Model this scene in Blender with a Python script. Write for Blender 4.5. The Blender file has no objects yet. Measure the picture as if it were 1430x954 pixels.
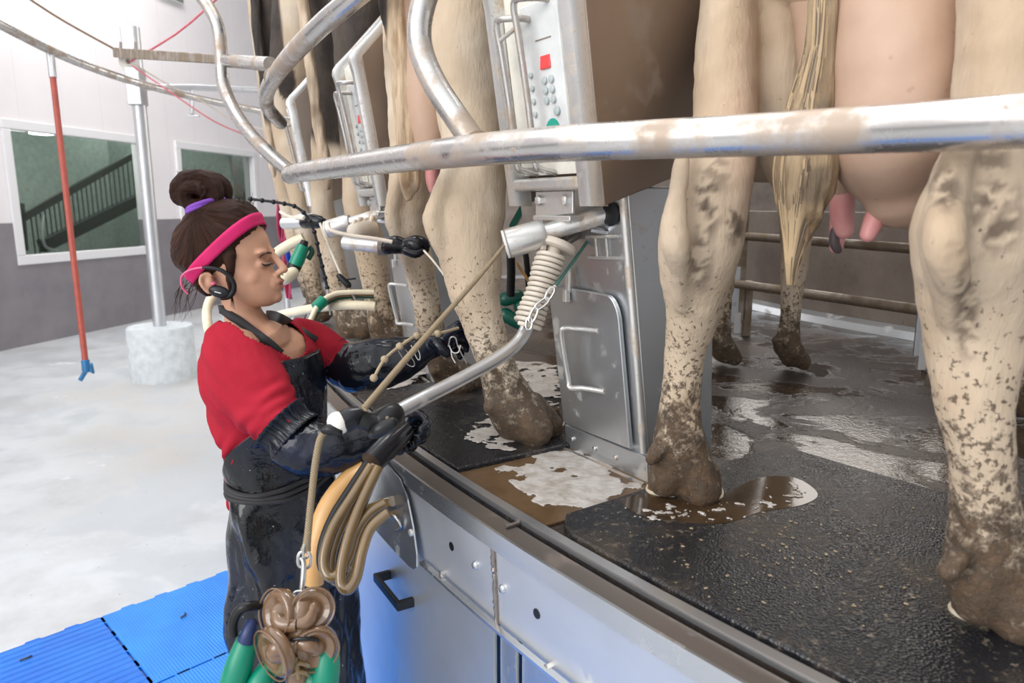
import bpy, bmesh, math, random
from mathutils import Vector, Matrix, noise
from mathutils.bvhtree import BVHTree
random.seed(7)
SC = bpy.context.scene
COL = SC.collection
# ------------------------------------------------------------ camera frame
F = 1000.0
PIT = math.atan(189 / 1000.0)
H = 1.6
cP, sP = math.cos(PIT), math.sin(PIT)
CAM = Vector((0, 0, H))
def ray(px, py):
    u = (px - 715) / F; v = (py - 477) / F
    return Vector((u, cP - v * sP, -sP - v * cP))
def P(px, py, d): return CAM + ray(px, py) * d
def V(px, py, Y):
    r = ray(px, py); return CAM + r * (Y / r.y)
def Gz(px, py, z):
    r = ray(px, py); return CAM + r * ((z - H) / r.z)
def depth(p): return (p - CAM).dot(Vector((0, cP, -sP)))
# platform circle
CX, CY, RE, DZ = 5.94, 5.44, 7.300, 1.0
def pol(r, thd, z=DZ):
    t = math.radians(thd); return Vector((CX + r * math.cos(t), CY + r * math.sin(t), z))
# ------------------------------------------------------------ object helpers
def props(o, label=None, cat=None, group=None, kind=None):
    if label: o['label'] = label
    if cat: o['category'] = cat
    if group: o['group'] = group
    if kind: o['kind'] = kind
    return o
def thing(name, label, cat, loc=(0, 0, 0), rz=0, group=None):
    o = bpy.data.objects.new(name, None); COL.objects.link(o)
    o.location = loc; o.rotation_euler = (0, 0, rz); o.empty_display_size = .1
    o['label'] = label; o['category'] = cat
    if group: o['group'] = group
    return o
def wloc(o):
    l = Vector((0, 0, 0))
    while o is not None:
        l += o.location; o = o.parent
    return l
class MB:
    def __init__(s): s.v = []; s.f = []
    def add(s, vs, fs):
        n = len(s.v); s.v += [Vector(v) for v in vs]; s.f += [tuple(i + n for i in f) for f in fs]; return s
    def box(s, c, size, rz=0, M=None):
        x, y, z = [a / 2 for a in size]
        R = M if M is not None else Matrix.Rotation(rz, 3, 'Z')
        vs = [Vector(c) + R @ Vector((a * x, b * y, d * z)) for a in (-1, 1) for b in (-1, 1) for d in (-1, 1)]
        return s.add(vs, [(0, 1, 3, 2), (4, 6, 7, 5), (0, 4, 5, 1), (2, 3, 7, 6), (0, 2, 6, 4), (1, 5, 7, 3)])
    def tube(s, pts, r, n=12, closed=False, smooth=0, ratio=1.0, up=None, caps=True, round_=False):
        pts = [Vector(p) for p in pts]
        rs = list(r) if isinstance(r, (list, tuple)) else [r] * len(pts)
        if smooth: pts, rs = spline(pts, rs, smooth, closed)
        m = len(pts)
        if round_ and not closed:
            d0 = (pts[0] - pts[1]).normalized(); d1 = (pts[-1] - pts[-2]).normalized()
            a = [(pts[0] + d0 * rs[0] * k, rs[0] * math.sqrt(max(0.0, 1 - k * k)) + 1e-5) for k in (.97, .8, .45)]
            b = [(pts[-1] + d1 * rs[-1] * k, rs[-1] * math.sqrt(max(0.0, 1 - k * k)) + 1e-5) for k in (.45, .8, .97)]
            pts = [q[0] for q in a] + pts + [q[0] for q in b]; rs = [q[1] for q in a] + rs + [q[1] for q in b]; m = len(pts)
        T = []
        for i in range(m):
            if closed: t = pts[(i + 1) % m] - pts[i - 1]
            else: t = pts[min(i + 1, m - 1)] - pts[max(i - 1, 0)]
            T.append(t.normalized() if t.length > 1e-9 else Vector((0, 0, 1)))
        a = Vector(up) if up is not None else (Vector((0, 0, 1)) if abs(T[0].z) < .9 else Vector((1, 0, 0)))
        vs = []
        for i in range(m):
            a = (a - T[i] * a.dot(T[i])); a.normalize(); b = T[i].cross(a)
            for k in range(n):
                q = 2 * math.pi * k / n
                vs.append(pts[i] + a * (math.cos(q) * rs[i] * ratio) + b * (math.sin(q) * rs[i]))
        fs = []
        for i in range(m if closed else m - 1):
            j = (i + 1) % m
            for k in range(n):
                l = (k + 1) % n
                fs.append((i * n + k, i * n + l, j * n + l, j * n + k))
        if not closed and caps:
            fs.append(tuple(range(n - 1, -1, -1))); fs.append(tuple((m - 1) * n + k for k in range(n)))
        return s.add(vs, fs)
    def chain(s, P_, n=20, sm=5, cap=True):
        """camera facing elliptic chain. P_: list of (point, ra, rb): ra across the view, rb along it"""
        pts = [Vector(p[0]) for p in P_]
        A = [p[1] for p in P_]; B = [p[2] for p in P_]
        p1, A = spline(pts, A, sm); _, B = spline(pts, B, sm)
        pts = p1; m = len(pts)
        T = [(pts[min(i + 1, m - 1)] - pts[max(i - 1, 0)]).normalized() for i in range(m)]
        rings = []
        for i in range(m):
            view = (pts[i] - CAM).normalized()
            a = T[i].cross(view)
            a.normalize(); b = a.cross(T[i]).normalized()
            rings.append((pts[i], a, b, A[i], B[i]))
        if cap:
            def capr(r, t):
                r_ = min(r[3], r[4]) * .9
                return [(r[0] + t * r_ * k, r[1], r[2], r[3] * math.sqrt(1 - k * k), r[4] * math.sqrt(1 - k * k)) for k in (.45, .8, .96)]
            rings = capr(rings[0], -T[0])[::-1] + rings + capr(rings[-1], T[-1])
        vs = []
        for (c, a, b, ra, rb) in rings:
            for k in range(n):
                q = 2 * math.pi * k / n
                vs.append(c + a * math.cos(q) * ra + b * math.sin(q) * rb)
        m = len(rings); fs = []
        for i in range(m - 1):
            for k in range(n):
                l = (k + 1) % n
                fs.append((i * n + k, i * n + l, (i + 1) * n + l, (i + 1) * n + k))
        fs.append(tuple(range(n - 1, -1, -1))); fs.append(tuple((m - 1) * n + k for k in range(n)))
        return s.add(vs, fs)
    def ell(s, c, r, M=None, n=16, m=10):
        c = Vector(c); r = (r, r, r) if not isinstance(r, (tuple, list)) else r
        M = M if M is not None else Matrix.Identity(3)
        vs = [c + M @ Vector((0, 0, r[2]))]
        for i in range(1, m):
            a = math.pi * i / m
            for k in range(n):
                q = 2 * math.pi * k / n
                vs.append(c + M @ Vector((r[0] * math.sin(a) * math.cos(q), r[1] * math.sin(a) * math.sin(q), r[2] * math.cos(a))))
        vs.append(c + M @ Vector((0, 0, -r[2])))
        fs = [(0, 1 + k, 1 + (k + 1) % n) for k in range(n)]
        for i in range(m - 2):
            for k in range(n):
                l = (k + 1) % n
                fs.append((1 + i * n + k, 1 + (i + 1) * n + k, 1 + (i + 1) * n + l, 1 + i * n + l))
        e = len(vs) - 1; b = 1 + (m - 2) * n
        fs += [(e, b + (k + 1) % n, b + k) for k in range(n)]
        return s.add(vs, fs)
    def prism(s, outline, vec):
        o = [Vector(p) for p in outline]; vec = Vector(vec); n = len(o)
        vs = o + [p + vec for p in o]
        fs = [tuple(range(n - 1, -1, -1)), tuple(range(n, 2 * n))]
        fs += [(i, (i + 1) % n, n + (i + 1) % n, n + i) for i in range(n)]
        return s.add(vs, fs)
    def lathe(s, base, axis, prof, n=24, up=None):
        """prof: (distance along axis, radius)"""
        base = Vector(base); axis = Vector(axis).normalized()
        a = Vector(up) if up is not None else (Vector((0, 0, 1)) if abs(axis.z) < .9 else Vector((1, 0, 0)))
        a = (a - axis * a.dot(axis)).normalized(); b = axis.cross(a)
        vs = []; m = len(prof)
        for (h, r) in prof:
            for k in range(n):
                q = 2 * math.pi * k / n
                vs.append(base + axis * h + a * (math.cos(q) * r) + b * (math.sin(q) * r))
        fs = []
        for i in range(m - 1):
            for k in range(n):
                l = (k + 1) % n; fs.append((i * n + k, i * n + l, (i + 1) * n + l, (i + 1) * n + k))
        fs.append(tuple(range(n - 1, -1, -1))); fs.append(tuple((m - 1) * n + k for k in range(n)))
        return s.add(vs, fs)
    def grid(s, fn, nu, nv, thick=None):
        vs = [fn(i / nu, j / nv) for j in range(nv + 1) for i in range(nu + 1)]
        fs = [(j * (nu + 1) + i, j * (nu + 1) + i + 1, (j + 1) * (nu + 1) + i + 1, (j + 1) * (nu + 1) + i) for j in range(nv) for i in range(nu)]
        return s.add(vs, fs)
    def build(s, name, mat, parent=None, smooth=True, bevel=0, solid=0, origin=None, subd=0, local=False, ang=40):
        me = bpy.data.meshes.new(name)
        off = Vector((0, 0, 0)) if local else (wloc(parent) if parent is not None else (Vector(origin) if origin is not None else Vector((0, 0, 0))))
        me.from_pydata([tuple(v - off) for v in s.v], [], s.f); me.update()
        bm = bmesh.new(); bm.from_mesh(me); bmesh.ops.recalc_face_normals(bm, faces=bm.faces); bm.to_mesh(me); bm.free()
        o = bpy.data.objects.new(name, me); COL.objects.link(o)
        if parent is not None: o.parent = parent
        elif origin is not None: o.location = origin
        me.materials.append(mat)
        if smooth:
            me.shade_smooth()
            me.set_sharp_from_angle(angle=math.radians(ang))
        if solid:
            m = o.modifiers.new('solid', 'SOLIDIFY'); m.thickness = solid; m.offset = 0
        if bevel:
            m = o.modifiers.new('bevel', 'BEVEL'); m.width = bevel; m.segments = 2; m.limit_method = 'ANGLE'; m.angle_limit = math.radians(40)
            if smooth: m.harden_normals = True
        if subd:
            m = o.modifiers.new('sub', 'SUBSURF'); m.levels = subd; m.render_levels = subd
        return o
def spline(pts, rs, k=4, closed=False):
    n = len(pts); op = []; orr = []
    rng = range(n if closed else n - 1)
    def g(l, i): return l[i % n] if closed else l[max(0, min(n - 1, i))]
    for i in rng:
        p0, p1, p2, p3 = g(pts, i - 1), g(pts, i), g(pts, i + 1), g(pts, i + 2)
        r0, r1, r2, r3 = g(rs, i - 1), g(rs, i), g(rs, i + 1), g(rs, i + 2)
        for j in range(k):
            t = j / k
            def cr(a, b, c, d): return .5 * (2 * b + (c - a) * t + (2 * a - 5 * b + 4 * c - d) * t * t + (3 * b - 3 * c + d - a) * t ** 3)
            op.append(cr(p0, p1, p2, p3)); orr.append(max(1e-4, cr(r0, r1, r2, r3)))
    if not closed: op.append(pts[-1]); orr.append(rs[-1])
    return op, orr
def organic(name, mb, voxel, mat, parent, it=6, color=None, disp=None, uvf=None, off=None):
    """union of overlapping closed volumes -> one continuous skin"""
    me = bpy.data.meshes.new(name + '_raw')
    o = wloc(parent) if off is None else off
    me.from_pydata([tuple(v - o) for v in mb.v], [], mb.f); me.update()
    bm = bmesh.new(); bm.from_mesh(me); bmesh.ops.recalc_face_normals(bm, faces=bm.faces); bm.to_mesh(me); bm.free()
    ob = bpy.data.objects.new(name + '_raw', me); COL.objects.link(ob)
    m = ob.modifiers.new('r', 'REMESH'); m.mode = 'VOXEL'; m.voxel_size = voxel; m.adaptivity = 0
    if it:
        m = ob.modifiers.new('s', 'SMOOTH'); m.factor = .5; m.iterations = it
    dg = bpy.context.evaluated_depsgraph_get(); dg.update()
    nm = bpy.data.meshes.new_from_object(ob.evaluated_get(dg)); nm.name = name
    bpy.data.objects.remove(ob); bpy.data.meshes.remove(me)
    if disp:
        nm.update()
        cs = [(v.co.copy(), v.normal.copy()) for v in nm.vertices]
        for v, (c, n_) in zip(nm.vertices, cs): v.co = c + n_ * disp(c + o, n_)
        nm.update()
    nm.materials.clear(); nm.materials.append(mat); nm.shade_smooth()
    if color:
        at = nm.color_attributes.new('Col', 'FLOAT_COLOR', 'POINT')
        buf = []
        for v in nm.vertices:
            c = color(v.co + o, v.normal); buf += [c[0], c[1], c[2], 1.0]
        at.data.foreach_set('color', buf)
    if uvf:
        uv = nm.uv_layers.new(name='UVMap'); 
        for l in nm.loops: uv.data[l.index].uv = uvf(nm.vertices[l.vertex_index].co + o)
    r = bpy.data.objects.new(name, nm); COL.objects.link(r)
    if parent is not None: r.parent = parent
    return r
def px2m(hw, p): return hw * depth(p) / F
def copy_tree(o, parent=None):
    c = o.copy(); COL.objects.link(c)
    if parent is not None: c.parent = parent
    for ch in [x for x in bpy.data.objects if x.parent == o]: copy_tree(ch, c)
    return c
def fbm(p, sc, oct=3): 
    return noise.fractal(Vector(p) * sc, 1.0, 2.0, oct)
def smst(a, b, x):
    t = max(0, min(1, (x - a) / (b - a))); return t * t * (3 - 2 * t)
def mixc(a, b, t): return tuple(a[i] + (b[i] - a[i]) * t for i in range(3))
# ------------------------------------------------------------ materials
class NT:
    def __init__(s, name):
        s.m = bpy.data.materials.new(name); s.m.use_nodes = True; s.t = s.m.node_tree; s.n = s.t.nodes; s.l = s.t.links
        s.b = s.n['Principled BSDF']; s.c = None
    def coord(s, kind='Object'):
        if s.c is None: s.c = s.n.new('ShaderNodeTexCoord')
        return s.c.outputs[kind]
    def link(s, a, b): s.l.new(a, b)
    def val(s, sock, v):
        if hasattr(v, 'node'): s.l.new(v, sock)
        else: sock.default_value = v if not isinstance(v, tuple) or len(v) != 3 or sock.type != 'RGBA' else (*v, 1)
    def map(s, scale=(1, 1, 1), src=None, rot=(0, 0, 0)):
        m = s.n.new('ShaderNodeMapping'); s.l.new(src or s.coord(), m.inputs[0]); m.inputs['Scale'].default_value = scale; m.inputs['Rotation'].default_value = rot
        return m.outputs[0]
    def noise(s, sc, det=4, rough=.55, src=None, dist=0):
        n = s.n.new('ShaderNodeTexNoise'); n.inputs['Scale'].default_value = sc; n.inputs['Detail'].default_value = det
        n.inputs['Roughness'].default_value = rough; n.inputs['Distortion'].default_value = dist
        s.l.new(src or s.coord(), n.inputs['Vector']); return n.outputs['Fac']
    def vor(s, sc, src=None, feat='F1', out='Distance'):
        n = s.n.new('ShaderNodeTexVoronoi'); n.feature = feat; n.inputs['Scale'].default_value = sc
        s.l.new(src or s.coord(), n.inputs['Vector']); return n.outputs[out]
    def wave(s, sc, src=None, dist=0, dirn='X'):
        n = s.n.new('ShaderNodeTexWave'); n.inputs['Scale'].default_value = sc; n.inputs['Distortion'].default_value = dist; n.bands_direction = dirn
        s.l.new(src or s.coord(), n.inputs['Vector']); return n.outputs['Fac']
    def ramp(s, fac, stops, interp='LINEAR'):
        r = s.n.new('ShaderNodeValToRGB'); s.l.new(fac, r.inputs[0]); r.color_ramp.interpolation = interp
        e = r.color_ramp.elements
        while len(e) > len(stops): e.remove(e[-1])
        while len(e) < len(stops): e.new(.5)
        for i, (p, c) in enumerate(stops):
            e[i].position = p; e[i].color = (c, c, c, 1) if not isinstance(c, tuple) else (*c, 1)
        return r.outputs[0]
    def mix(s, fac, a, b, typ='MIX'):
        n = s.n.new('ShaderNodeMix'); n.data_type = 'RGBA'; n.blend_type = typ
        s.val(n.inputs[0], fac); s.val(n.inputs[6], a); s.val(n.inputs[7], b); return n.outputs[2]
    def math(s, op, a, b=0.0, c=0.0, clamp=False):
        n = s.n.new('ShaderNodeMath'); n.operation = op; n.use_clamp = clamp
        s.val(n.inputs[0], a); s.val(n.inputs[1], b); s.val(n.inputs[2], c); return n.outputs[0]
    def sep(s, src=None):
        n = s.n.new('ShaderNodeSeparateXYZ'); s.l.new(src or s.coord(), n.inputs[0]); return n.outputs
    def bump(s, h, st=.3, d=.01, nrm=None):
        n = s.n.new('ShaderNodeBump'); s.l.new(h, n.inputs['Height']); n.inputs['Strength'].default_value = st; n.inputs['Distance'].default_value = d
        if nrm is not None: s.l.new(nrm, n.inputs['Normal'])
        return n.outputs[0]
    def attr(s, name):
        n = s.n.new('ShaderNodeAttribute'); n.attribute_name = name; return n.outputs['Color']
    def set(s, **k):
        mp = dict(col='Base Color', rough='Roughness', metal='Metallic', nrm='Normal', coat='Coat Weight', cr='Coat Roughness', tr='Transmission Weight',
                  sss='Subsurface Weight', spec='Specular IOR Level', sheen='Sheen Weight', ior='IOR', em='Emission Color', es='Emission Strength', aniso='Anisotropic', alpha='Alpha')
        for a, v in k.items(): s.val(s.b.inputs[mp[a]], v)
        if 'sss' in k: s.b.inputs['Subsurface Radius'].default_value = (1, .35, .2); s.b.inputs['Subsurface Scale'].default_value = .008
        return s.m
M = {}
def simple(name, col, rough=.5, metal=0, **k):
    t = NT(name); n = t.noise(14, 4); c2 = tuple(min(1, x * 1.12) for x in col); c1 = tuple(x * .86 for x in col)
    M[name] = t.set(col=t.ramp(n, [(.3, c1), (.7, c2)]), rough=rough, metal=metal, nrm=t.bump(t.noise(180, 2), .06, .002), **k); return M[name]
# walls
t = NT('wall_white'); x = t.sep()
j = t.math('LESS_THAN', t.math('FRACT', t.math('MULTIPLY', x[0], 1 / .62)), .012)
c = t.mix(t.math('MULTIPLY', j, .25), t.ramp(t.noise(1.5, 5), [(.3, (.81, .77, .785)), (.7, (.87, .83, .84))]), (.4, .38, .4))
M['wall_white'] = t.set(col=c, rough=.45)
t = NT('wall_grey'); c = t.ramp(t.noise(2.5, 7, .6), [(.3, (.20, .185, .205)), (.7, (.265, .245, .262))])
M['wall_grey'] = t.set(col=c, rough=.55, nrm=t.bump(t.noise(60, 4), .15, .004))
t = NT('floor_concrete')
n1 = t.noise(.55, 6, .6); n2 = t.noise(2.2, 8, .65); n3 = t.noise(26, 4); 
base = t.ramp(n2, [(.3, (.46, .46, .47)), (.55, (.59, .61, .63)), (.75, (.66, .68, .71))])
st = t.mix(t.ramp(n1, [(.50, 0.0), (.62, .62)]), base, (.47, .42, .37))
wet = t.mix(t.ramp(t.noise(.9, 5, .6, dist=.4), [(.52, 0.0), (.56, .55)]), st, (.47, .50, .53))
wh = t.mix(t.ramp(t.noise(1.7, 5, .6, src=t.map((1, 1.3, 1), rot=(0, 0, .5))), [(.66, 0.0), (.70, .7)]), wet, (.85, .85, .86))
sp = t.mix(t.ramp(t.vor(9), [(.02, .7), (.05, 0.0)]), wh, (.12, .11, .1))
M['floor_concrete'] = t.set(col=sp, rough=t.ramp(n1, [(.4, .30), (.6, .5)]), nrm=t.bump(n3, .12, .003))
t = NT('mat_blue'); x = t.sep()
rib = t.wave(9.0, dirn='X')
M['mat_blue'] = t.set(col=t.ramp(t.noise(5, 5), [(.3, (.006, .13, .60)), (.7, (.012, .19, .74))]), rough=.42, nrm=t.bump(rib, .6, .006))
t = NT('mat_blue_fine'); rib = t.wave(30, dirn='Y')
M['mat_blue_fine'] = t.set(col=t.ramp(t.noise(5, 5), [(.3, (.010, .20, .74)), (.7, (.02, .27, .88))]), rough=.42, nrm=t.bump(rib, .35, .002))
# metals
def metal(name, col, dirt, amt, rough=.32, sc=9, stretch=(1, 1, 1), mt=.9):
    t = NT(name); n = t.noise(sc, 7, .62, src=t.map(stretch)); f = t.noise(sc * 7, 5, .6)
    k = t.ramp(n, [(max(0, .66 - amt * .34), 0.0), (min(1, .72 - amt * .20), 1.0)])
    k2 = t.math('MAXIMUM', t.math('MULTIPLY', k, .8), t.ramp(f, [(.66 - amt * .1, 0.0), (.72, .8 * min(1, amt * 2))]))
    c = t.mix(k2, t.ramp(t.noise(3, 3), [(.3, tuple(v * .85 for v in col)), (.7, col)]), dirt)
    M[name] = t.set(col=c, rough=t.math('ADD', t.math('MULTIPLY', k2, .35), rough), metal=t.math('SUBTRACT', mt, t.math('MULTIPLY', k2, mt * .8)),
                    nrm=t.bump(f, .08, .002)); return M[name]
metal('pipe', (.60, .58, .56), (.36, .26, .18), .50, .27, 8)
metal('pipe_clean', (.66, .67, .68), (.45, .38, .32), .15, .3)
metal('pipe_dirty', (.42, .36, .30), (.20, .14, .08), .8, .4, 10)
metal('stainless', (.60, .62, .64), (.42, .38, .34), .10, .24, 5)
metal('skirt_steel', (.74, .76, .78), (.62, .62, .62), .06, .46, 5, (8, 8, 1))
metal('stainless_wet', (.64, .66, .68), (.40, .36, .30), .22, .36, 12)
metal('fascia_steel', (.72, .73, .74), (.56, .56, .54), .10, .50, 4)
metal('steel_dark', (.30, .26, .235), (.20, .15, .12), .3, .42, 6)
metal('panel_brown_reflect', (.34, .27, .22), (.24, .18, .14), .25, .45, 3)  # stainless side panels, brown reflection of the cows put into the colour
metal('alu', (.74, .73, .71), (.44, .33, .22), .42, .34, 14, mt=.75)
metal('galv_post', (.70, .71, .73), (.55, .53, .52), .12, .42)
simple('concrete_base', (.60, .64, .66), .8)
simple('plastic_beige', (.74, .71, .63), .45)
simple('plastic_grey', (.66, .67, .66), .4)
simple('rod_red', (.42, .08, .055), .45)
simple('rope_red', (.75, .16, .20), .7)
simple('rope_brown', (.30, .19, .12), .8)
simple('rope_tan', (.46, .36, .24), .85)
simple('rope_white', (.68, .60, .50), .85)
simple('cord_tan', (.36, .28, .18), .7)
simple('blue_tip', (.02, .16, .36), .4)
simple('navy_rubber', (.01, .025, .10), .4)
simple('black_plastic', (.010, .011, .013), .35, spec=.3)
simple('black_rubber', (.013, .013, .014), .3, spec=.3)
simple('tape_black', (.010, .010, .013), .2, spec=.35)
simple('white_plastic', (.80, .76, .70), .35)
simple('green_plastic', (.0, .22, .13), .35)
simple('green_dark', (.005, .09, .06), .35)
simple('button_grey', (.42, .46, .46), .4)
simple('button_green', (.01, .30, .22), .4)
simple('display_red', (.80, .06, .06), .3)
simple('hose_tan', (.17, .105, .04), .14, coat=.7)
simple('hose_orange', (.60, .34, .13), .3, sss=.1)
simple('hose_cream', (.78, .69, .50), .4)
simple('spring_coat', (.62, .55, .46), .5)
simple('wire', (.55, .54, .52), .3, 1)
simple('cord_green', (.06, .17, .14), .6)
simple('blue_cloth', (.03, .10, .50), .7)
simple('red_cloth', (.45, .05, .12), .7)
M['window_frame'] = NT('window_frame').set(col=(.80,.79,.80), rough=.4)
simple('stair_dark', (.05, .055, .05), .5)
simple('room_green', (.48, .54, .50), .7)
simple('room_dim', (.30, .34, .31), .8)
simple('notice', (.55, .50, .42), .8)
t = NT('amber'); M['amber'] = t.set(col=(.24, .135, .07), rough=.10, tr=.30, ior=1.4, coat=.8)
t = NT('glass'); M['glass'] = t.set(col=(.88, .92, .90), rough=.03, tr=1.0, ior=1.25)
t = NT('tube_light'); M['tube_light'] = t.set(col=(1, 1, 1), em=(1, .98, .95), es=14.0)
# deck: wet brown slurry over steel
t = NT('deck_wet')
n = t.noise(2.2, 8, .65); f = t.noise(70, 4, .7, dist=.3)
c = t.ramp(n, [(.30, (.018, .013, .011)), (.5, (.045, .030, .021)), (.66, (.095, .064, .042)), (.8, (.14, .10, .07))])
pm = t.ramp(t.noise(4.2, 6, .6, dist=.5), [(.47, 0.0), (.53, 1.0)]); keep = t.math('MULTIPLY_ADD', pm, -.78, 1.0)
hgt = t.math('MULTIPLY', t.math('ADD', t.math('ADD', t.math('MULTIPLY', f, .6), t.math('MULTIPLY', t.noise(42, 5, .62, dist=.8), 1.4)), t.math('MULTIPLY', t.vor(140), .5)), keep)
M['deck_wet'] = t.set(col=c, rough=t.math('MULTIPLY_ADD', pm, -.26, .31), spec=.75, nrm=t.bump(hgt, .55, .005))
t = NT('deck_slurry')
n = t.noise(9, 7, .6)
M['deck_slurry'] = t.set(col=t.ramp(n, [(.3, (.10, .057, .027)), (.7, (.17, .105, .055))]), rough=.22, nrm=t.bump(t.noise(120, 3), .12, .001))
t = NT('puddle_brown'); M['puddle_brown'] = t.set(col=t.ramp(t.noise(9, 6, .6), [(.3, (.035, .020, .010)), (.7, (.085, .052, .028))]), rough=.10, spec=.6, nrm=t.bump(t.noise(60, 3), .1, .001))
t = NT('rubber_mat')
v = t.vor(210); n = t.noise(5, 7, .65); s_ = t.noise(60, 5, .75); gr = t.noise(2.6, 4)
base = t.mix(t.ramp(n, [(.50, 0.0), (.70, .7)]), (.012, .013, .016), (.085, .062, .042))
sp = t.ramp(s_, [(.565, 0.0), (.66, .85)])
sp2 = t.math('MULTIPLY', sp, t.ramp(gr, [(.42, .08), (.62, .9)]))
c = t.mix(sp2, base, (.36, .29, .21))
M['rubber_mat'] = t.set(col=c, rough=t.ramp(n, [(.4, .17), (.6, .4)]), nrm=t.bump(t.math('ADD', v, t.math('MULTIPLY', n, 1.2)), .6, .002))
t = NT('foam'); M['foam'] = t.set(col=t.ramp(t.noise(30, 5, .6), [(.35, (.40, .35, .30)), (.6, (.60, .56, .52))]), rough=.35)
t = NT('inner_wall')
sp = t.ramp(t.noise(45, 4, .7), [(.64, 0.0), (.70, .8)])
M['inner_wall'] = t.set(col=t.mix(sp, t.ramp(t.noise(2.5, 7, .65), [(.3, (.14, .105, .085)), (.7, (.27, .225, .19))]), (.06, .045, .035)), rough=.6)
# ------------------------------------------------------------ camera
cd = bpy.data.cameras.new('camera'); cam = bpy.data.objects.new('camera', cd); COL.objects.link(cam)
cd.sensor_width = 36; cd.lens = 36 * F / 1430; cam.location = CAM; cam.rotation_euler = (math.pi / 2 - PIT, 0, 0)
cd.clip_start = .02; cd.dof.use_dof = True; cd.dof.focus_distance = 1.75; cd.dof.aperture_fstop = 4.5
SC.camera = cam
SC.view_settings.view_transform = 'Standard'; SC.view_settings.look = 'None'; SC.view_settings.gamma = 1; SC.view_settings.use_curve_mapping = False
SC.view_settings.exposure = 0.0
# ------------------------------------------------------------ light
w = bpy.data.worlds.new('world'); SC.world = w; w.use_nodes = True
bg = w.node_tree.nodes['Background']; bg.inputs[0].default_value = (.95, .97, 1.0, 1)
_n = w.node_tree.nodes; _l = w.node_tree.links
_tc = _n.new('ShaderNodeTexCoord'); _d = _n.new('ShaderNodeVectorMath'); _d.operation = 'DOT_PRODUCT'; _d.inputs[1].default_value = Vector((-.86, -.34, .36)).normalized()
_l.new(_tc.outputs['Generated'], _d.inputs[0])
_m = _n.new('ShaderNodeMapRange'); _m.inputs['From Min'].default_value = -.35; _m.inputs['From Max'].default_value = .9; _m.inputs['To Min'].default_value = .34; _m.inputs['To Max'].default_value = 2.35; _m.interpolation_type = 'SMOOTHSTEP'
_l.new(_d.outputs['Value'], _m.inputs['Value']); _l.new(_m.outputs[0], bg.inputs[1])
def area(name, loc, target, size, power, col=(1, 1, 1)):
    l = bpy.data.lights.new(name, 'AREA'); l.shape = 'RECTANGLE'; l.size = size[0]; l.size_y = size[1]; l.energy = power; l.color = col
    o = bpy.data.objects.new(name, l); COL.objects.link(o); o.location = loc
    o.rotation_euler = (Vector(target) - Vector(loc)).to_track_quat('-Z', 'Y').to_euler(); return o
area('daylight_opening', (-6.5, -3.0, 4.6), (-0.2, 3.2, 1.0), (7, 4), 430, (1.0, .985, .96))
area('deck_glint_area', (4.9, 10.2, 3.9), (0.9, 1.8, 1.0), (6, 3.9), 230, (1, .95, .88))  # added area light beyond the cows, aimed for glints on the wet deck
area('overhead_fill', (-4.0, 8.5, 5.9), (-6.3, 9.5, 1.5), (3.0, 1.2), 120, (1, .98, .96))  # added area light that brightens the left wall
area('overhead_fill', (0.2, 3.0, 5.9), (0.2, 3.0, 0), (3.0, 1.2), 110, (1, .98, .95))  # added unseen area light, fills the platform edge from above
# ============================================================ SETTING
WA = Vector((-5.747, 7.877, 0)); WD = Vector((.2216, .9751, 0)).normalized(); WN = Vector((WD.y, -WD.x, 0))   # WN towards room
def W(px, py):
    r = ray(px, py); t = (WA - CAM).dot(WN) / r.dot(WN); p = CAM + r * t
    return ((p - WA).dot(WD), p.z)
WR = math.atan2(WD.y, WD.x)
def wall_obj(name, mat, boxes, kind='structure'):
    # local x along wall, y behind the face, z up
    mb = MB()
    for (x0, x1, z0, z1, y0, y1) in boxes: mb.box(((x0 + x1) / 2, (y0 + y1) / 2, (z0 + z1) / 2), (x1 - x0, abs(y1 - y0), z1 - z0))
    o = mb.build(name, mat, local=True, smooth=False); o.location = WA; o.rotation_euler = (0, 0, WR); o['kind'] = kind; return o
# windows outer frame rectangles on the wall plane
a1 = W(24, 371); b1 = W(3, 165); c1_ = W(218, 352); d1 = W(242, 190); e1 = W(362, 206)
w1 = (a1[0], c1_[0], a1[1], b1[1]); ww2 = (d1[0], W(365, 350)[0], a1[1] - .02, b1[1])
band = W(0, 312)[1]
X0, X1 = -12.0, 9.0
segs = [(X0, w1[0]), (w1[1], ww2[0]), (ww2[1], X1)]
HW = 6.0
bx_w = [(a, b, band, HW, 0, .25) for a, b in segs] + [(w1[0], w1[1], w1[3], HW, 0, .25), (ww2[0], ww2[1], ww2[3], HW, 0, .25)]
bx_g = [(a, b, 0, band, -.012, .25) for a, b in segs] + [(w1[0], w1[1], 0, w1[2], -.012, .25), (ww2[0], ww2[1], 0, ww2[2], -.012, .25)]
wl = wall_obj('wall_left', M['wall_white'], bx_w)
wg = wall_obj('wall_left_lower', M['wall_grey'], bx_g)
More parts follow.
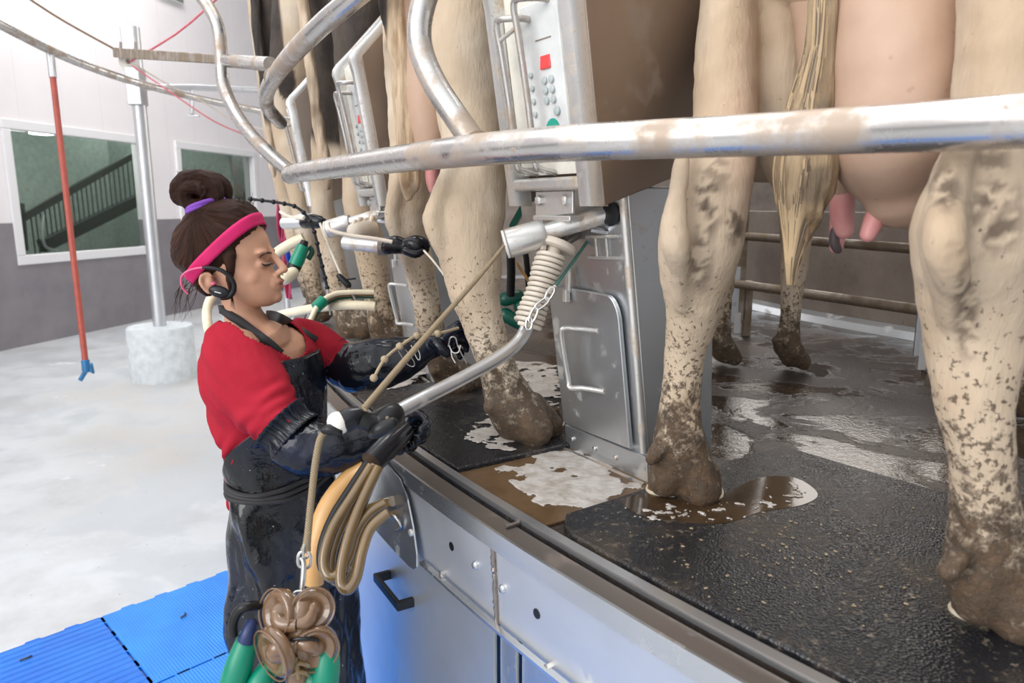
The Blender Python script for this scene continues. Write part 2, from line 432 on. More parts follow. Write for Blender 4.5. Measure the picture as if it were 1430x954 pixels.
def window(n, r, label):
    x0, x1, z0, z1 = r; fw = .11
    root = bpy.data.objects.new('window_%d' % n, None); COL.objects.link(root); root.location = WA; root.rotation_euler = (0, 0, WR); root['kind'] = 'structure'
    mb = MB()
    for (a, b, c_, d) in ((x0, x1, z0, z0 + fw), (x0, x1, z1 - fw, z1), (x0, x0 + fw, z0 + fw, z1 - fw), (x1 - fw, x1, z0 + fw, z1 - fw)):
        mb.box(((a + b) / 2, .03, (c_ + d) / 2), (b - a, .12, d - c_))
    f = mb.build('window_frame', M['window_frame'], root, local=True, smooth=False, bevel=.01)
    MB().box(((x0 + x1) / 2, .07, (z0 + z1) / 2), (x1 - x0 - 2 * fw, .01, z1 - z0 - 2 * fw)).build('window_pane', M['glass'], root, local=True, smooth=False)
    return root
window(1, w1, ''); window(2, ww2, '')
# rooms behind the glass
def room(nm, r, dep, mat, extra):
    x0, x1, z0, z1 = r; x0 -= .9; x1 += 2.2; mb = MB()
    mb.box(((x0 + x1) / 2, dep, 1.7), (x1 - x0, .1, 4.2)); mb.box((x0, dep / 2 + .15, 1.7), (.08, dep, 4.2)); mb.box((x1, dep / 2 + .15, 1.7), (.08, dep, 4.2))
    mb.box(((x0 + x1) / 2, dep / 2 + .15, 3.8), (x1 - x0, dep, .08)); mb.box(((x0 + x1) / 2, dep / 2 + .15, -.02), (x1 - x0, dep, .08))
    o = mb.build(nm, mat, local=True, smooth=False); o.location = WA; o.rotation_euler = (0, 0, WR); o['kind'] = 'structure'
room('wall_back_room', w1, 2.6, M['room_dim'], 0)
def wthing(name, label, cat):
    o = thing(name, label, cat, WA, WR); return o
# staircase seen through window 1
def W2(px, py, off):
    r = ray(px, py); base = WA - WN * off; t = (base - CAM).dot(WN) / r.dot(WN); p = CAM + r * t
    return Vector(((p - WA).dot(WD), off, p.z))
st = wthing('staircase', 'dark metal staircase railing seen through the left window', 'staircase')
def bar(pts, nm, th=.06): MB().prism(pts, (0, th, 0)).build(nm, M['stair_dark'], st, local=True, smooth=False)
bar([W2(60, 336, 1.5), W2(215, 262, 1.5), W2(215, 278, 1.5), W2(66, 352, 1.5)], 'stringer', .12)
bar([W2(30, 300, 1.5), W2(215, 197, 1.5), W2(215, 206, 1.5), W2(36, 309, 1.5)], 'handrail')
bar([W2(24, 284, 1.5), W2(34, 284, 1.5), W2(40, 350, 1.5), W2(30, 350, 1.5)], 'newel_post')
mb = MB()
for i in range(26):
    x = 46 + i * 6.4; a = W2(x, 350 - (x - 60) * .478, 1.54); b = W2(x, 306 - (x - 33) * .557, 1.54)
    if a.z > b.z: a, b = b, a
    mb.box((a + b) / 2, (.014, .014, (b - a).z))
bl = mb.build('baluster', M['stair_dark'], st, local=True, smooth=False); bl['kind'] = 'stuff'
MB().tube([W2(60, 300, 1.3), W2(58, 325, 1.3), W2(64, 345, 1.3), W2(80, 350, 1.3)], .02, 8, smooth=4).build('rail_return', M['pipe_clean'], st, local=True)
for i, (x0, x1, y) in enumerate(((12, 46, 178), (52, 74, 184))):
    t_ = wthing('ceiling_light', ['long bright ceiling light at the top left of the left window', 'short bright ceiling light beside the long one in the left window'][i], 'light')
    a, b = W2(x0, y, 1.2), W2(x1, y + 2, 1.2)
    MB().box((a + b) / 2, (abs(b.x - a.x), .3, .05)).build('light_tube', M['tube_light'], t_, local=True, smooth=False, bevel=.01)
    MB().box((a + b) / 2 + Vector((0, 0, .05)), (abs(b.x - a.x) + .06, .36, .05)).build('lamp_housing', M['window_frame'], t_, local=True, smooth=False, bevel=.01)
q0, q1 = W2(292, 180, .7), W2(420, 400, .7)
dr = MB(); dr.prism([Vector((q0.x, .7, q1.z)), Vector((q1.x, .7, q1.z)), Vector((q1.x, .7, q0.z + .3)), Vector((q0.x, .7, q0.z + .3))], (0, .06, 0)); o = dr.build('door_1', M['room_green'], local=True, smooth=False); o.location = WA; o.rotation_euler = (0, 0, WR); o['kind'] = 'structure'
for i, (x, y) in enumerate(((325, 236), (332, 266))):
    t_ = wthing('notice', ['upper pale round notice behind the right window', 'lower pale square notice behind the right window'][i], 'notice'); p = W2(x, y, .66)
    if i == 0: MB().lathe(p, (0, 1, 0), [(0, .13), (.01, .13)], 20).build('notice_sheet', M['notice'], t_, local=True)
    else: MB().box(p, (.2, .01, .22)).build('notice_sheet', M['notice'], t_, local=True, smooth=False)
for r_, e_ in ((w1, 48), (ww2, 34)):
    q_ = WA + WD * ((r_[0] + r_[1]) / 2 + .4) - WN * 1.2; l_ = area('room_fill', (q_.x, q_.y, 3.4), (q_.x, q_.y, 0), (2.2, .5), e_, (.9, 1, .95))  # added unseen area lights that brighten the rooms behind the glass
# floor
mb = MB(); mb.box((3, 6, -.05), (44, 44, .1)); fl = mb.build('floor', M['floor_concrete'], local=True, smooth=False); fl['kind'] = 'structure'
# far wall behind the platform
mb = MB(); mb.box((5, 16.9, 3.0), (26, .2, 6)); o = mb.build('wall_back', M['inner_wall'], local=True, smooth=False); o['kind'] = 'structure'  # dark colour stands in for the shaded cows beyond the gaps
mb = MB(); mb.box((9.5, 7, 6.1), (15, 20.4, .2)); o = mb.build('ceiling', M['wall_white'], local=True, smooth=False); o['kind'] = 'structure'
# outlet box high on the wall
p = W(240, 0); t_ = wthing('wall_vent', 'small grey vent box high on the white wall above the post', 'vent')
MB().box((p[0] - .1, -.03, p[1] + .03), (.55, .1, .12)).build('vent_body', M['plastic_grey'], t_, local=True, smooth=False, bevel=.01)
for k in range(3): MB().box((p[0] - .1, -.085, p[1] + .0 + k * .03), (.48, .012, .012)).build('slat', M['stair_dark'], t_, local=True, smooth=False)
# ---- blue interlocking mats
E1 = Vector((math.cos(math.radians(45)), math.sin(math.radians(45)), 0)); E2 = Vector((E1.y, -E1.x, 0))
MO = Gz(140, 860, .02); TS = .58
def tile(i, j, mat, label, group=None):
    base = MO + E1 * (i * TS) + E2 * (j * TS); base.z = 0
    n = 9; st_ = TS / n; out = []
    def side(a, dirv, nrm, ph):
        r = []
        for k in range(n):
            o_ = .011 if (k + ph) % 2 == 0 else 0.0
            for q, e in ((.06, 0), (.16, 1), (.84, 1), (.94, 0)): r.append(a + dirv * ((k + q) * st_) + nrm * (o_ * e))
        return r
    # local coordinates
    a = Vector((.004, .004, 0)); ex = Vector((1, 0, 0)); ey = Vector((0, 1, 0))
    o = side(a, ex, -ey, 0) + side(a + ex * TS, ey, ex, 1) + side(a + ex * TS + ey * TS, -ex, ey, 0) + side(a + ey * TS, -ey, -ex, 1)
    s_ = (TS - .008) / TS
    mb = MB(); mb.prism([p * s_ for p in o], (0, 0, .018))
    ob = mb.build('floor_mat', mat, local=True, smooth=False, bevel=.002)
    ob.location = base; ob.rotation_euler = (0, 0, math.radians(-45))   # x along E2, y along E1
    props(ob, label, 'mat', group or 'blue interlocking floor mats'); return ob
tile(-1, 0, M['mat_blue'], 'dark blue wide-ribbed foam floor mat at the far left corner')
tile(0, 0, M['mat_blue_fine'], 'bright blue foam floor mat behind the hanging milking cluster and right of the wide-ribbed mat')
tile(0, 1, M['mat_blue_fine'], 'bright blue foam floor mat at the bottom edge, left of the hanging cluster')
hl = 'blue foam floor mat under the worker, along the foot of the platform'
for (i, j) in ((1, 0), (1, 1), (0, 2), (1, 2), (2, 1), (-1, 2), (2, 0), (-1, 3), (0, 3)): tile(i, j, M['mat_blue_fine'], hl, 'blue floor mats beneath the worker')
tile(-1, 1, M['mat_blue'], 'dark blue wide-ribbed foam floor mat below the far left one')
# twigs on the mat
for px_, py_, a_, lb in ((28, 922, .3, 'dark twig lying on the wide-ribbed blue mat'), (252, 863, 1.0, 'crumb of dirt on the bright blue mat')):
    p = Gz(px_, py_, .022); MB().tube([p, p + Vector((math.cos(a_), math.sin(a_), 0)) * .02 + Vector((0, 0, .004)), p + Vector((math.cos(a_ + .5), math.sin(a_ + .5), 0)) * .035], .0035, 6, smooth=3).build('twig' if a_ < .5 else 'dirt_crumb', M['stair_dark'], origin=p)
    tw = [o for o in bpy.data.objects if o.name == ('twig' if a_ < .5 else 'dirt_crumb')][0]; props(tw, lb, 'debris')
# ---- post with concrete base
BP = Gz(216, 500, .0); BP = Vector((-3.30, 6.62, 0))
t_ = thing('support_post', 'tall galvanised steel post standing in a round concrete base', 'post', BP)
bt = .50
MB().lathe(BP, (0, 0, 1), [(0, .29), (bt - .015, .287), (bt, .275), (bt, .05)], 40).build('concrete_base', M['concrete_base'], t_)
pd = BP.y * cP
def up_at(py, Y, x=None):  # height of image row py above plane Y
    r = ray(200, py); return (CAM + r * (Y / r.y)).z
MB().lathe(BP, (0, 0, 1), [(bt - .02, .058), (up_at(38, BP.y), .058)], 20).build('pole', M['galv_post'], t_)
zs = up_at(95, BP.y); MB().box(BP + Vector((.0, -.02, (zs + up_at(148, BP.y)) / 2)), (.125, .13, zs - up_at(148, BP.y))).build('clamp_sleeve', M['galv_post'], t_, bevel=.01)
zt = up_at(38, BP.y); MB().box(BP + Vector((-.02, 0, zt - .10)), (.118, .118, .20)).build('post_cap', M['galv_post'], t_, bevel=.012)
# big curved overhead rail (far crowd rail) and things hanging on it
cr = thing('curved_overhead_rail', 'long curved steel pipe sweeping from the upper left towards the cows', 'rail', P(200, 118, 5.6))
MB().tube([P(-420, -190, 3.4), P(-220, -85, 3.9), P(-60, 2, 4.4), P(0, 34, 4.7), P(70, 70, 5.2), P(130, 95, 5.6), P(200, 118, 6.1), P(290, 140, 6.7), P(380, 158, 7.4)], .031, 14, smooth=5).build('curved_pipe', M['pipe'], cr)
mb = MB().tube([P(186, 122, 6.42), P(270, 122, 6.8), P(385, 127, 7.6)], .028, 12); hp_ = mb.build('crossbar', M['galv_post'], cr)
mb = MB().tube([P(268, 125, 6.8), P(268, 160, 6.8)], .02, 10); mb.box(P(271, 162, 6.8), (.10, .04, .012)); mb.build('hanger_bracket', M['galv_post'], cr)
# red rod hanging
a = P(70, 74, 5.22); b = P(119, 503, 5.25)
rr = thing('pull_rod', 'thin red rod hanging from the curved rail down to the floor', 'rod', b)
MB().tube([a + (b - a) * .07, b], .021, 12).build('red_rod', M['rod_red'], rr)
MB().tube([a, a + (b - a) * .08], .026, 12).build('rod_socket', M['galv_post'], rr)
mb = MB().tube([b, P(121, 520, 5.25)], .028, 12); mb.tube([P(121, 516, 5.25), P(112, 531, 5.25)], .016, 8).tube([P(121, 514, 5.25), P(130, 520, 5.25), P(127, 508, 5.2)], .012, 8); mb.build('blue_foot', M['blue_tip'], rr)
# pulley and cords
pu = thing('pulley_wheel', 'small white pulley wheel at the top of the post carrying the cords', 'pulley', P(181, 88, 6.2))
c_ = P(181, 88, 6.25); ax = Vector((.25, -1, .1)).normalized()
MB().lathe(c_ - ax * .04, ax, [(0, .078), (.02, .078), (.03, .055), (.05, .055), (.06, .078), (.08, .078), (.08, .02)], 24).build('wheel', M['white_plastic'], pu)
MB().lathe(c_ - ax * .05, ax, [(0, .018), (.11, .018)], 12).build('axle', M['steel_dark'], pu)
def cord(name, label, pts, r, mat, sm=3, cat='rope'):
    o = MB().tube(pts, r, 8, smooth=sm).build(name, mat, origin=pts[0]); props(o, label, cat); return o
cord('cord', 'brown cord running from the top left corner down to the pulley', [P(34, -6, 5.4), P(90, 30, 5.7), P(168, 73, 6.15)], .009, M['rope_brown'])
cord('cord', 'red cord stretched from the pulley up to the right past the bent pipe', [P(182, 86, 6.14), P(245, 48, 4.6), P(310, -8, 3.4)], [.009, .0065, .005], M['rope_red'])
cord('cord', 'red cord sagging from the pulley down to the right behind the pipes', [P(185, 92, 6.13), P(240, 130, 6.2), P(300, 170, 6.5), P(352, 192, 7.0)], .006, M['rope_red'])
cord('cord', 'thin beige cord running from the pulley towards the cows', [P(188, 90, 6.16), P(240, 121, 6.4), P(285, 143, 6.6), P(330, 170, 6.9), P(385, 185, 7.1)], .006, M['rope_white'])
# ============================================================ PLATFORM
TH0, TH1 = -186.0, -118.0
PO = pol(RE, -145, 0)
plat = thing('rotary_platform', 'raised round steel milking platform with a stainless fascia, the cows stand on it', 'platform', PO)
def ring(prof, th0=TH0, th1=TH1, n=90):
    """prof: closed list of (r, z)"""
    mb = MB(); m = len(prof)
    vs = []
    for i in range(n + 1):
        th = th0 + (th1 - th0) * i / n
        for (r, z) in prof: vs.append(pol(r, th, z))
    fs = [(i * m + k, i * m + (k + 1) % m, (i + 1) * m + (k + 1) % m, (i + 1) * m + k) for i in range(n) for k in range(m)]
    fs += [tuple(range(m)), tuple(n * m + k for k in range(m - 1, -1, -1))]
    return mb.add(vs, fs)
ring([(4.64, DZ), (7.235, DZ), (7.235, DZ - .1), (4.64, DZ - .1)]).build('deck', M['deck_wet'], plat, ang=30)
ring([(7.235, DZ - .05), (7.235, DZ + .012), (7.215, DZ + .012), (7.215, DZ - .05)]).build('deck_lip', M['pipe_clean'], plat, ang=30)
ring([(RE, DZ), (RE, DZ - .012), (RE - .052, DZ - .012), (RE - .052, DZ)]).build('edge_channel', M['steel_dark'], plat, ang=30)
ring([(RE + .002, DZ + .006), (RE + .002, DZ - .032), (RE - .004, DZ - .032), (RE - .004, DZ + .006)]).build('edge_trim', M['stainless'], plat, ang=30)
WELD = Gz(685, 745, DZ); wth = math.degrees(math.atan2(WELD.y - CY, WELD.x - CX))
for (a, b) in ((TH0, wth - .03), (wth + .03, TH1)):
    ring([(RE - .004, DZ - .03), (RE - .012, DZ - .19), (RE - .03, DZ - .195), (RE - .03, DZ - .03)], a, b).build('fascia_panel', M['fascia_steel'], plat, ang=30)
wb = MB(); a = pol(RE - .002, wth, DZ - .03); b = pol(RE - .010, wth, DZ - .19)
pts = [a.lerp(b, i / 24) + Vector((random.uniform(-1, 1), random.uniform(-1, 1), 0)) * .0012 for i in range(25)]
wb.tube(pts, [.0045 + .0012 * (i % 2) for i in range(25)], 8); wb.build('weld_seam', M['steel_dark'], plat)
wb = MB(); q = [pol(RE - .06 + .03 * i / 6 - .0, wth, DZ + .004) for i in range(7)]; wb.tube(q, .004, 6).build('weld_seam', M['steel_dark'], plat)
# bolts and holes on fascia
def on_fascia(px, py, k=0.0):
    r = ray(px, py); lo, hi = .3, 4.0
    for _ in range(50):
        m_ = (lo + hi) / 2; p = CAM + r * m_
        if math.hypot(p.x - CX, p.y - CY) > RE - .008 + k: lo = m_
        else: hi = m_
    return CAM + r * lo
def outn(p): return Vector((p.x - CX, p.y - CY, 0)).normalized()
for (px, py) in ((665, 789), (703, 822), (573, 744)):
    p = on_fascia(px, py); n_ = outn(p); MB().lathe(p - n_ * .004, n_, [(0, .0095), (.007, .009), (.011, .006), (.012, .001)], 18).build('bolt_head', M['stainless'], plat)
for (px, py) in ((631, 763), (750, 857), (684, 746)):
    p = on_fascia(px, py); n_ = outn(p); rr_ = .0095 if py > 750 else .004
    MB().lathe(p - n_ * .004, n_, [(0, rr_), (.0055, rr_)], 18).build('bolt_hole', M['black_plastic'], plat)
for (px, py) in ((619, 802), (767, 932)):
    p = on_fascia(px, py); n_ = outn(p); MB().lathe(p - n_ * .004, n_, [(0, .008), (.010, .008), (.012, .005)], 6).build('bolt_head', M['pipe'], plat)
ring([(RE - .006, DZ - .186), (RE + .006, DZ - .188), (RE + .006, DZ - .194), (RE - .006, DZ - .194)], -147.3, -131, 40).build('lower_lip', M['stainless'], plat, ang=30)
# blue-lit stainless skirt panels under the fascia
def skirt(a, b, r, z0, z1, nm, mat, k=.008):
    return ring([(r, z0), (r, z1), (r - k, z1), (r - k, z0)], a, b, 16).build(nm, mat, plat, ang=30)
pth = {}
SKL = -154.0
for nm, (px, py) in dict(a=(697, 900), b=(722, 920), c=(480, 850)).items():
    r_ = ray(px, py); lo, hi = .3, 4
    for _ in range(40):
        m_ = (lo + hi) / 2; p = CAM + r_ * m_
        if math.hypot(p.x - CX, p.y - CY) > RE - .06: lo = m_
        else: hi = m_
    pth[nm] = math.degrees(math.atan2(p.y - CY, p.x - CX))
SKL = pth['c']
skirt(SKL, pth['a'] - .04, RE - .05, .03, DZ - .17, 'skirt_panel', M['skirt_steel'])
skirt(pth['a'] + .04, pth['b'] - .03, RE - .06, .03, DZ - .17, 'skirt_panel', M['stainless_wet'])
skirt(pth['b'] + .03, -128, RE - .07, .03, DZ - .17, 'skirt_panel', M['stainless_wet'])
skirt(TH0, SKL - .1, RE - .35, .03, DZ - .17, 'skirt_panel', M['stainless_wet'])
# black pull handle on the skirt panel
def on_r(px, py, R):
    r = ray(px, py); lo, hi = .3, 4.5
    for _ in range(50):
        m_ = (lo + hi) / 2; p = CAM + r * m_
        if math.hypot(p.x - CX, p.y - CY) > R: lo = m_
        else: hi = m_
    return CAM + r * lo
h0 = on_r(545, 806, RE - .05); h1 = on_r(577, 836, RE - .05); n_ = outn(h0)
h0.z = h1.z = (h0.z + h1.z) / 2 
tng = (h1 - h0).normalized(); Rm = Matrix((tng, n_, Vector((0, 0, 1)))).transposed()
mb = MB(); mb.box(h0 + n_ * .02, (.016, .042, .024), M=Rm); mb.box(h1 + n_ * .02, (.016, .042, .024), M=Rm); mb.box((h0 + h1) / 2 + n_ * .040, ((h1 - h0).length + .016, .012, .024), M=Rm)
mb.build('pull_handle', M['black_plastic'], plat, bevel=.003)
# inner wall / curb
iw = ring([(4.62, .9), (4.62, 1.57), (4.45, 1.57), (4.45, .9)]).build('wall_inner', M['inner_wall'], origin=None, ang=30); iw['kind'] = 'structure'
ic = ring([(4.70, 1.001), (4.68, 1.035), (4.625, 1.05), (4.625, 1.001)]).build('trim_1', M['stainless_wet'], ang=30); ic['kind'] = 'structure'
# rubber mats : one per stall
def polmat(name, label, th0, th1, ro0, ro1, ri, group='black rubber stall mats', th=.016, n=24, rnd=.05):
    mb = MB(); out = []
    for i in range(n + 1):
        t_ = i / n; out.append(pol(ro0 + (ro1 - ro0) * t_ - (rnd * max(0, 1 - t_ * n / 2) ** 2), th0 + (th1 - th0) * t_, DZ + .001))
    for i in range(n + 1):
        t_ = 1 - i / n; out.append(pol(ri, th0 + (th1 - th0) * t_, DZ + .001))
    c = sum(out, Vector()) / len(out)
    o = mb.prism(out, (0, 0, th)).build(name, M['rubber_mat'], origin=Vector((c.x, c.y, DZ)), bevel=.004, smooth=False); props(o, label, 'mat', group); return o
thA = math.degrees(math.atan2(Gz(747, 742, DZ).y - CY, Gz(747, 742, DZ).x - CX))
thB = math.degrees(math.atan2(Gz(620, 668, DZ).y - CY, Gz(620, 668, DZ).x - CX))
thB2 = math.degrees(math.atan2(Gz(790, 622, DZ).y - CY, Gz(790, 622, DZ).x - CX))
polmat('rubber_mat', 'large black rubber mat in the right foreground under the nearest cow', thA, thA + 7.3, 7.205, 7.205, 6.46)
polmat('rubber_mat', 'black rubber mat under the second cow, left of the stainless pedestal', thB - 6.3, thB, 7.21, 7.21, 6.45)
polmat('rubber_mat', 'black rubber mat under the third cow, left of the second pedestal', thB - 15.0, thB - 9.6, 7.21, 7.21, 6.45)
# slurry strip between the mats, in front of the pedestal
mb = MB(); out = [pol(7.21, thB + (thA - thB) * i / 8, DZ + .001) for i in range(9)] + [pol(6.86, thA + .15 + (thB - thA - .3) * i / 8, DZ + .001) for i in range(9)]
o = mb.prism(out, (0, 0, .004)).build('slurry_puddle', M['deck_slurry'], origin=Vector((*(sum(out, Vector()) / len(out)).xy, DZ)), smooth=False); props(o, 'brown slurry puddle between the two rubber mats in front of the pedestal', 'puddle', kind='stuff')
pz = [Gz(x, y, DZ + .0165) for x, y in ((868, 702), (900, 690), (960, 700), (1010, 690), (1060, 668), (1110, 668), (1142, 690), (1120, 706), (1060, 716), (1010, 732), (940, 728), (900, 722))]
o = MB().prism(spline(pz, [1] * len(pz), 4, True)[0], (0, 0, .0012)).build('slurry_puddle', M['puddle_brown'], origin=Vector((*(sum(pz, Vector()) / len(pz)).xy, DZ)), smooth=False); props(o, 'thin brown puddle on the mat around the nearest cow left hoof', 'puddle', kind='stuff')
def foam(label, pxs, z, thr, seed, res=.006, sc=11, edge=.05):
    """foam film: cells kept where a noise field is high, inside the pixel outline"""
    pts = [Gz(a, b, z) for a, b in pxs]; xs = [p.x for p in pts]; ys = [p.y for p in pts]
    def inside(x, y):
        c = False; n = len(pts); j = n - 1
        for i in range(n):
            a, b = pts[i], pts[j]
            if (a.y > y) != (b.y > y) and x < (b.x - a.x) * (y - a.y) / (b.y - a.y) + a.x: c = not c
            j = i
        return c
    def dist(x, y):
        d = 9; q = Vector((x, y))
        for i in range(len(pts)):
            a = pts[i].xy; b = pts[i - 1].xy; ab = b - a; t_ = max(0, min(1, (q - a).dot(ab) / ab.length_squared)); d = min(d, (q - a - ab * t_).length)
        return d
    mb = MB(); ids = {}
    def vid(i, j):
        if (i, j) not in ids:
            x = min(xs) + i * res; y = min(ys) + j * res
            ids[(i, j)] = len(mb.v); mb.v.append(Vector((x, y, z + .001 + .0008 * noise.noise(Vector((x, y, 0)) * 90))))
        return ids[(i, j)]
    for i in range(int((max(xs) - min(xs)) / res)):
        for j in range(int((max(ys) - min(ys)) / res)):
            x = min(xs) + (i + .5) * res; y = min(ys) + (j + .5) * res
            if not inside(x, y): continue
            e = min(1, dist(x, y) / edge)
            if noise.fractal(Vector((x * sc, y * sc, seed)), 1, 2, 4) * .5 + .35 * e > thr: mb.f.append((vid(i, j), vid(i + 1, j), vid(i + 1, j + 1), vid(i, j + 1)))
    if not mb.f: return
    o = mb.build('foam_film', M['foam'], origin=Vector((*(sum(pts, Vector()) / len(pts)).xy, DZ)), smooth=True, solid=.0012); props(o, label, 'foam', kind='stuff')
foam('white foam floating on the slurry in front of the pedestal', [(690, 655), (765, 630), (812, 630), (905, 678), (885, 700), (800, 722), (745, 702)], DZ + .005, .10, 3.1, res=.0026, sc=14, edge=.06)
foam('thin foam streaks beside the muddy hoof of the second cow', [(630, 600), (700, 560), (790, 520), (792, 600), (720, 635), (650, 625)], DZ + .018, .34, 5.3, res=.004, sc=22)
foam('foam lying on the deck behind the second cow', [(700, 500), (790, 510), (795, 560), (730, 580), (690, 545)], DZ + .018, .16, 8.3, res=.004, sc=20)
foam('small foam bubbles around the nearest cow hoof', [(850, 700), (1010, 700), (1130, 660), (1140, 700), (1000, 735), (880, 730)], DZ + .018, .42, 2.2, res=.003, sc=46)
foam('pale foam behind the worker arm on the far deck', [(440, 470), (520, 478), (600, 520), (560, 545), (470, 540)], DZ + .018, .06, 4.4, res=.01)
# straw bits on the near mat
random.seed(11)
mb = MB()
for k in range(230):
    px_ = random.gauss(1090, 110); py_ = random.gauss(760, 60)
    if not (760 < px_ < 1400 and 700 < py_ < 945): continue
    p = Gz(px_, py_, DZ + .018)
    if math.hypot(p.x - CX, p.y - CY) > 7.19: continue
    a_ = random.uniform(0, 3.14); l_ = random.choice((.0015, .002, .0025, .003, .006)); mb.box(p, (l_, l_ * random.uniform(.3, .8), .0012), a_)
o = mb.build('straw_bits', M['cord_tan'], origin=Gz(1080, 770, DZ), smooth=False); props(o, 'scattered straw and feed bits on the near rubber mat', 'straw', kind='stuff')
# ---- inner bars
RB = 4.95
ib = thing('inner_rail', 'muddy double pipe rail on posts along the inner wall of the platform', 'rail', Gz(1037, 470, DZ))
p1 = Gz(1037, 472, DZ); p2 = Gz(1296, 524, DZ)
def vert(p, py):  # height over p at image row
    dy = depth(p); v = (py - 477) / F; 
    r = ray(0, py); return (CAM + r * (p.y / r.y)).z
def seg(pxa, pya, pxb, pyb, Ya, Yb, ext=.25):
    a = V(pxa, pya, Ya); b = V(pxb, pyb, Yb); d = b - a; return [a - d * ext, a, b, b + d * ext]
MB().tube(seg(1040, 330, 1282, 348, p1.y, p2.y), .018, 12).build('upper_bar', M['pipe_dirty'], ib)
MB().tube(seg(1025, 396, 1292, 434, p1.y, p2.y), .02, 12).build('lower_bar', M['pipe_dirty'], ib)
for p, top in ((p1, 1.66), (p2, 1.66)):
    d = Vector((p.x, p.y, 0)).normalized()
    MB().box(Vector((p.x - .02, p.y + .02, (DZ + top) / 2 + .04)), (.032, .05, top - DZ - .08)).build('bar_post', M['pipe_dirty'], ib, bevel=.003)
    MB().box(Vector((p.x - .045, p.y + .0, (DZ + .1 + 1.30) / 2)), (.035, .012, .26)).build('bracket_plate', M['stainless_wet'], ib, bevel=.003)
    MB().box(Vector((p.x - .03, p.y + .0, DZ + .07)), (.03, .02, .10)).build('post_foot', M['alu'], ib, bevel=.003)
    MB().box(Vector((p.x + .03, p.y + .05, DZ + .13)), (.035, .035, .26)).build('bar_post', M['pipe_dirty'], ib, bevel=.003)
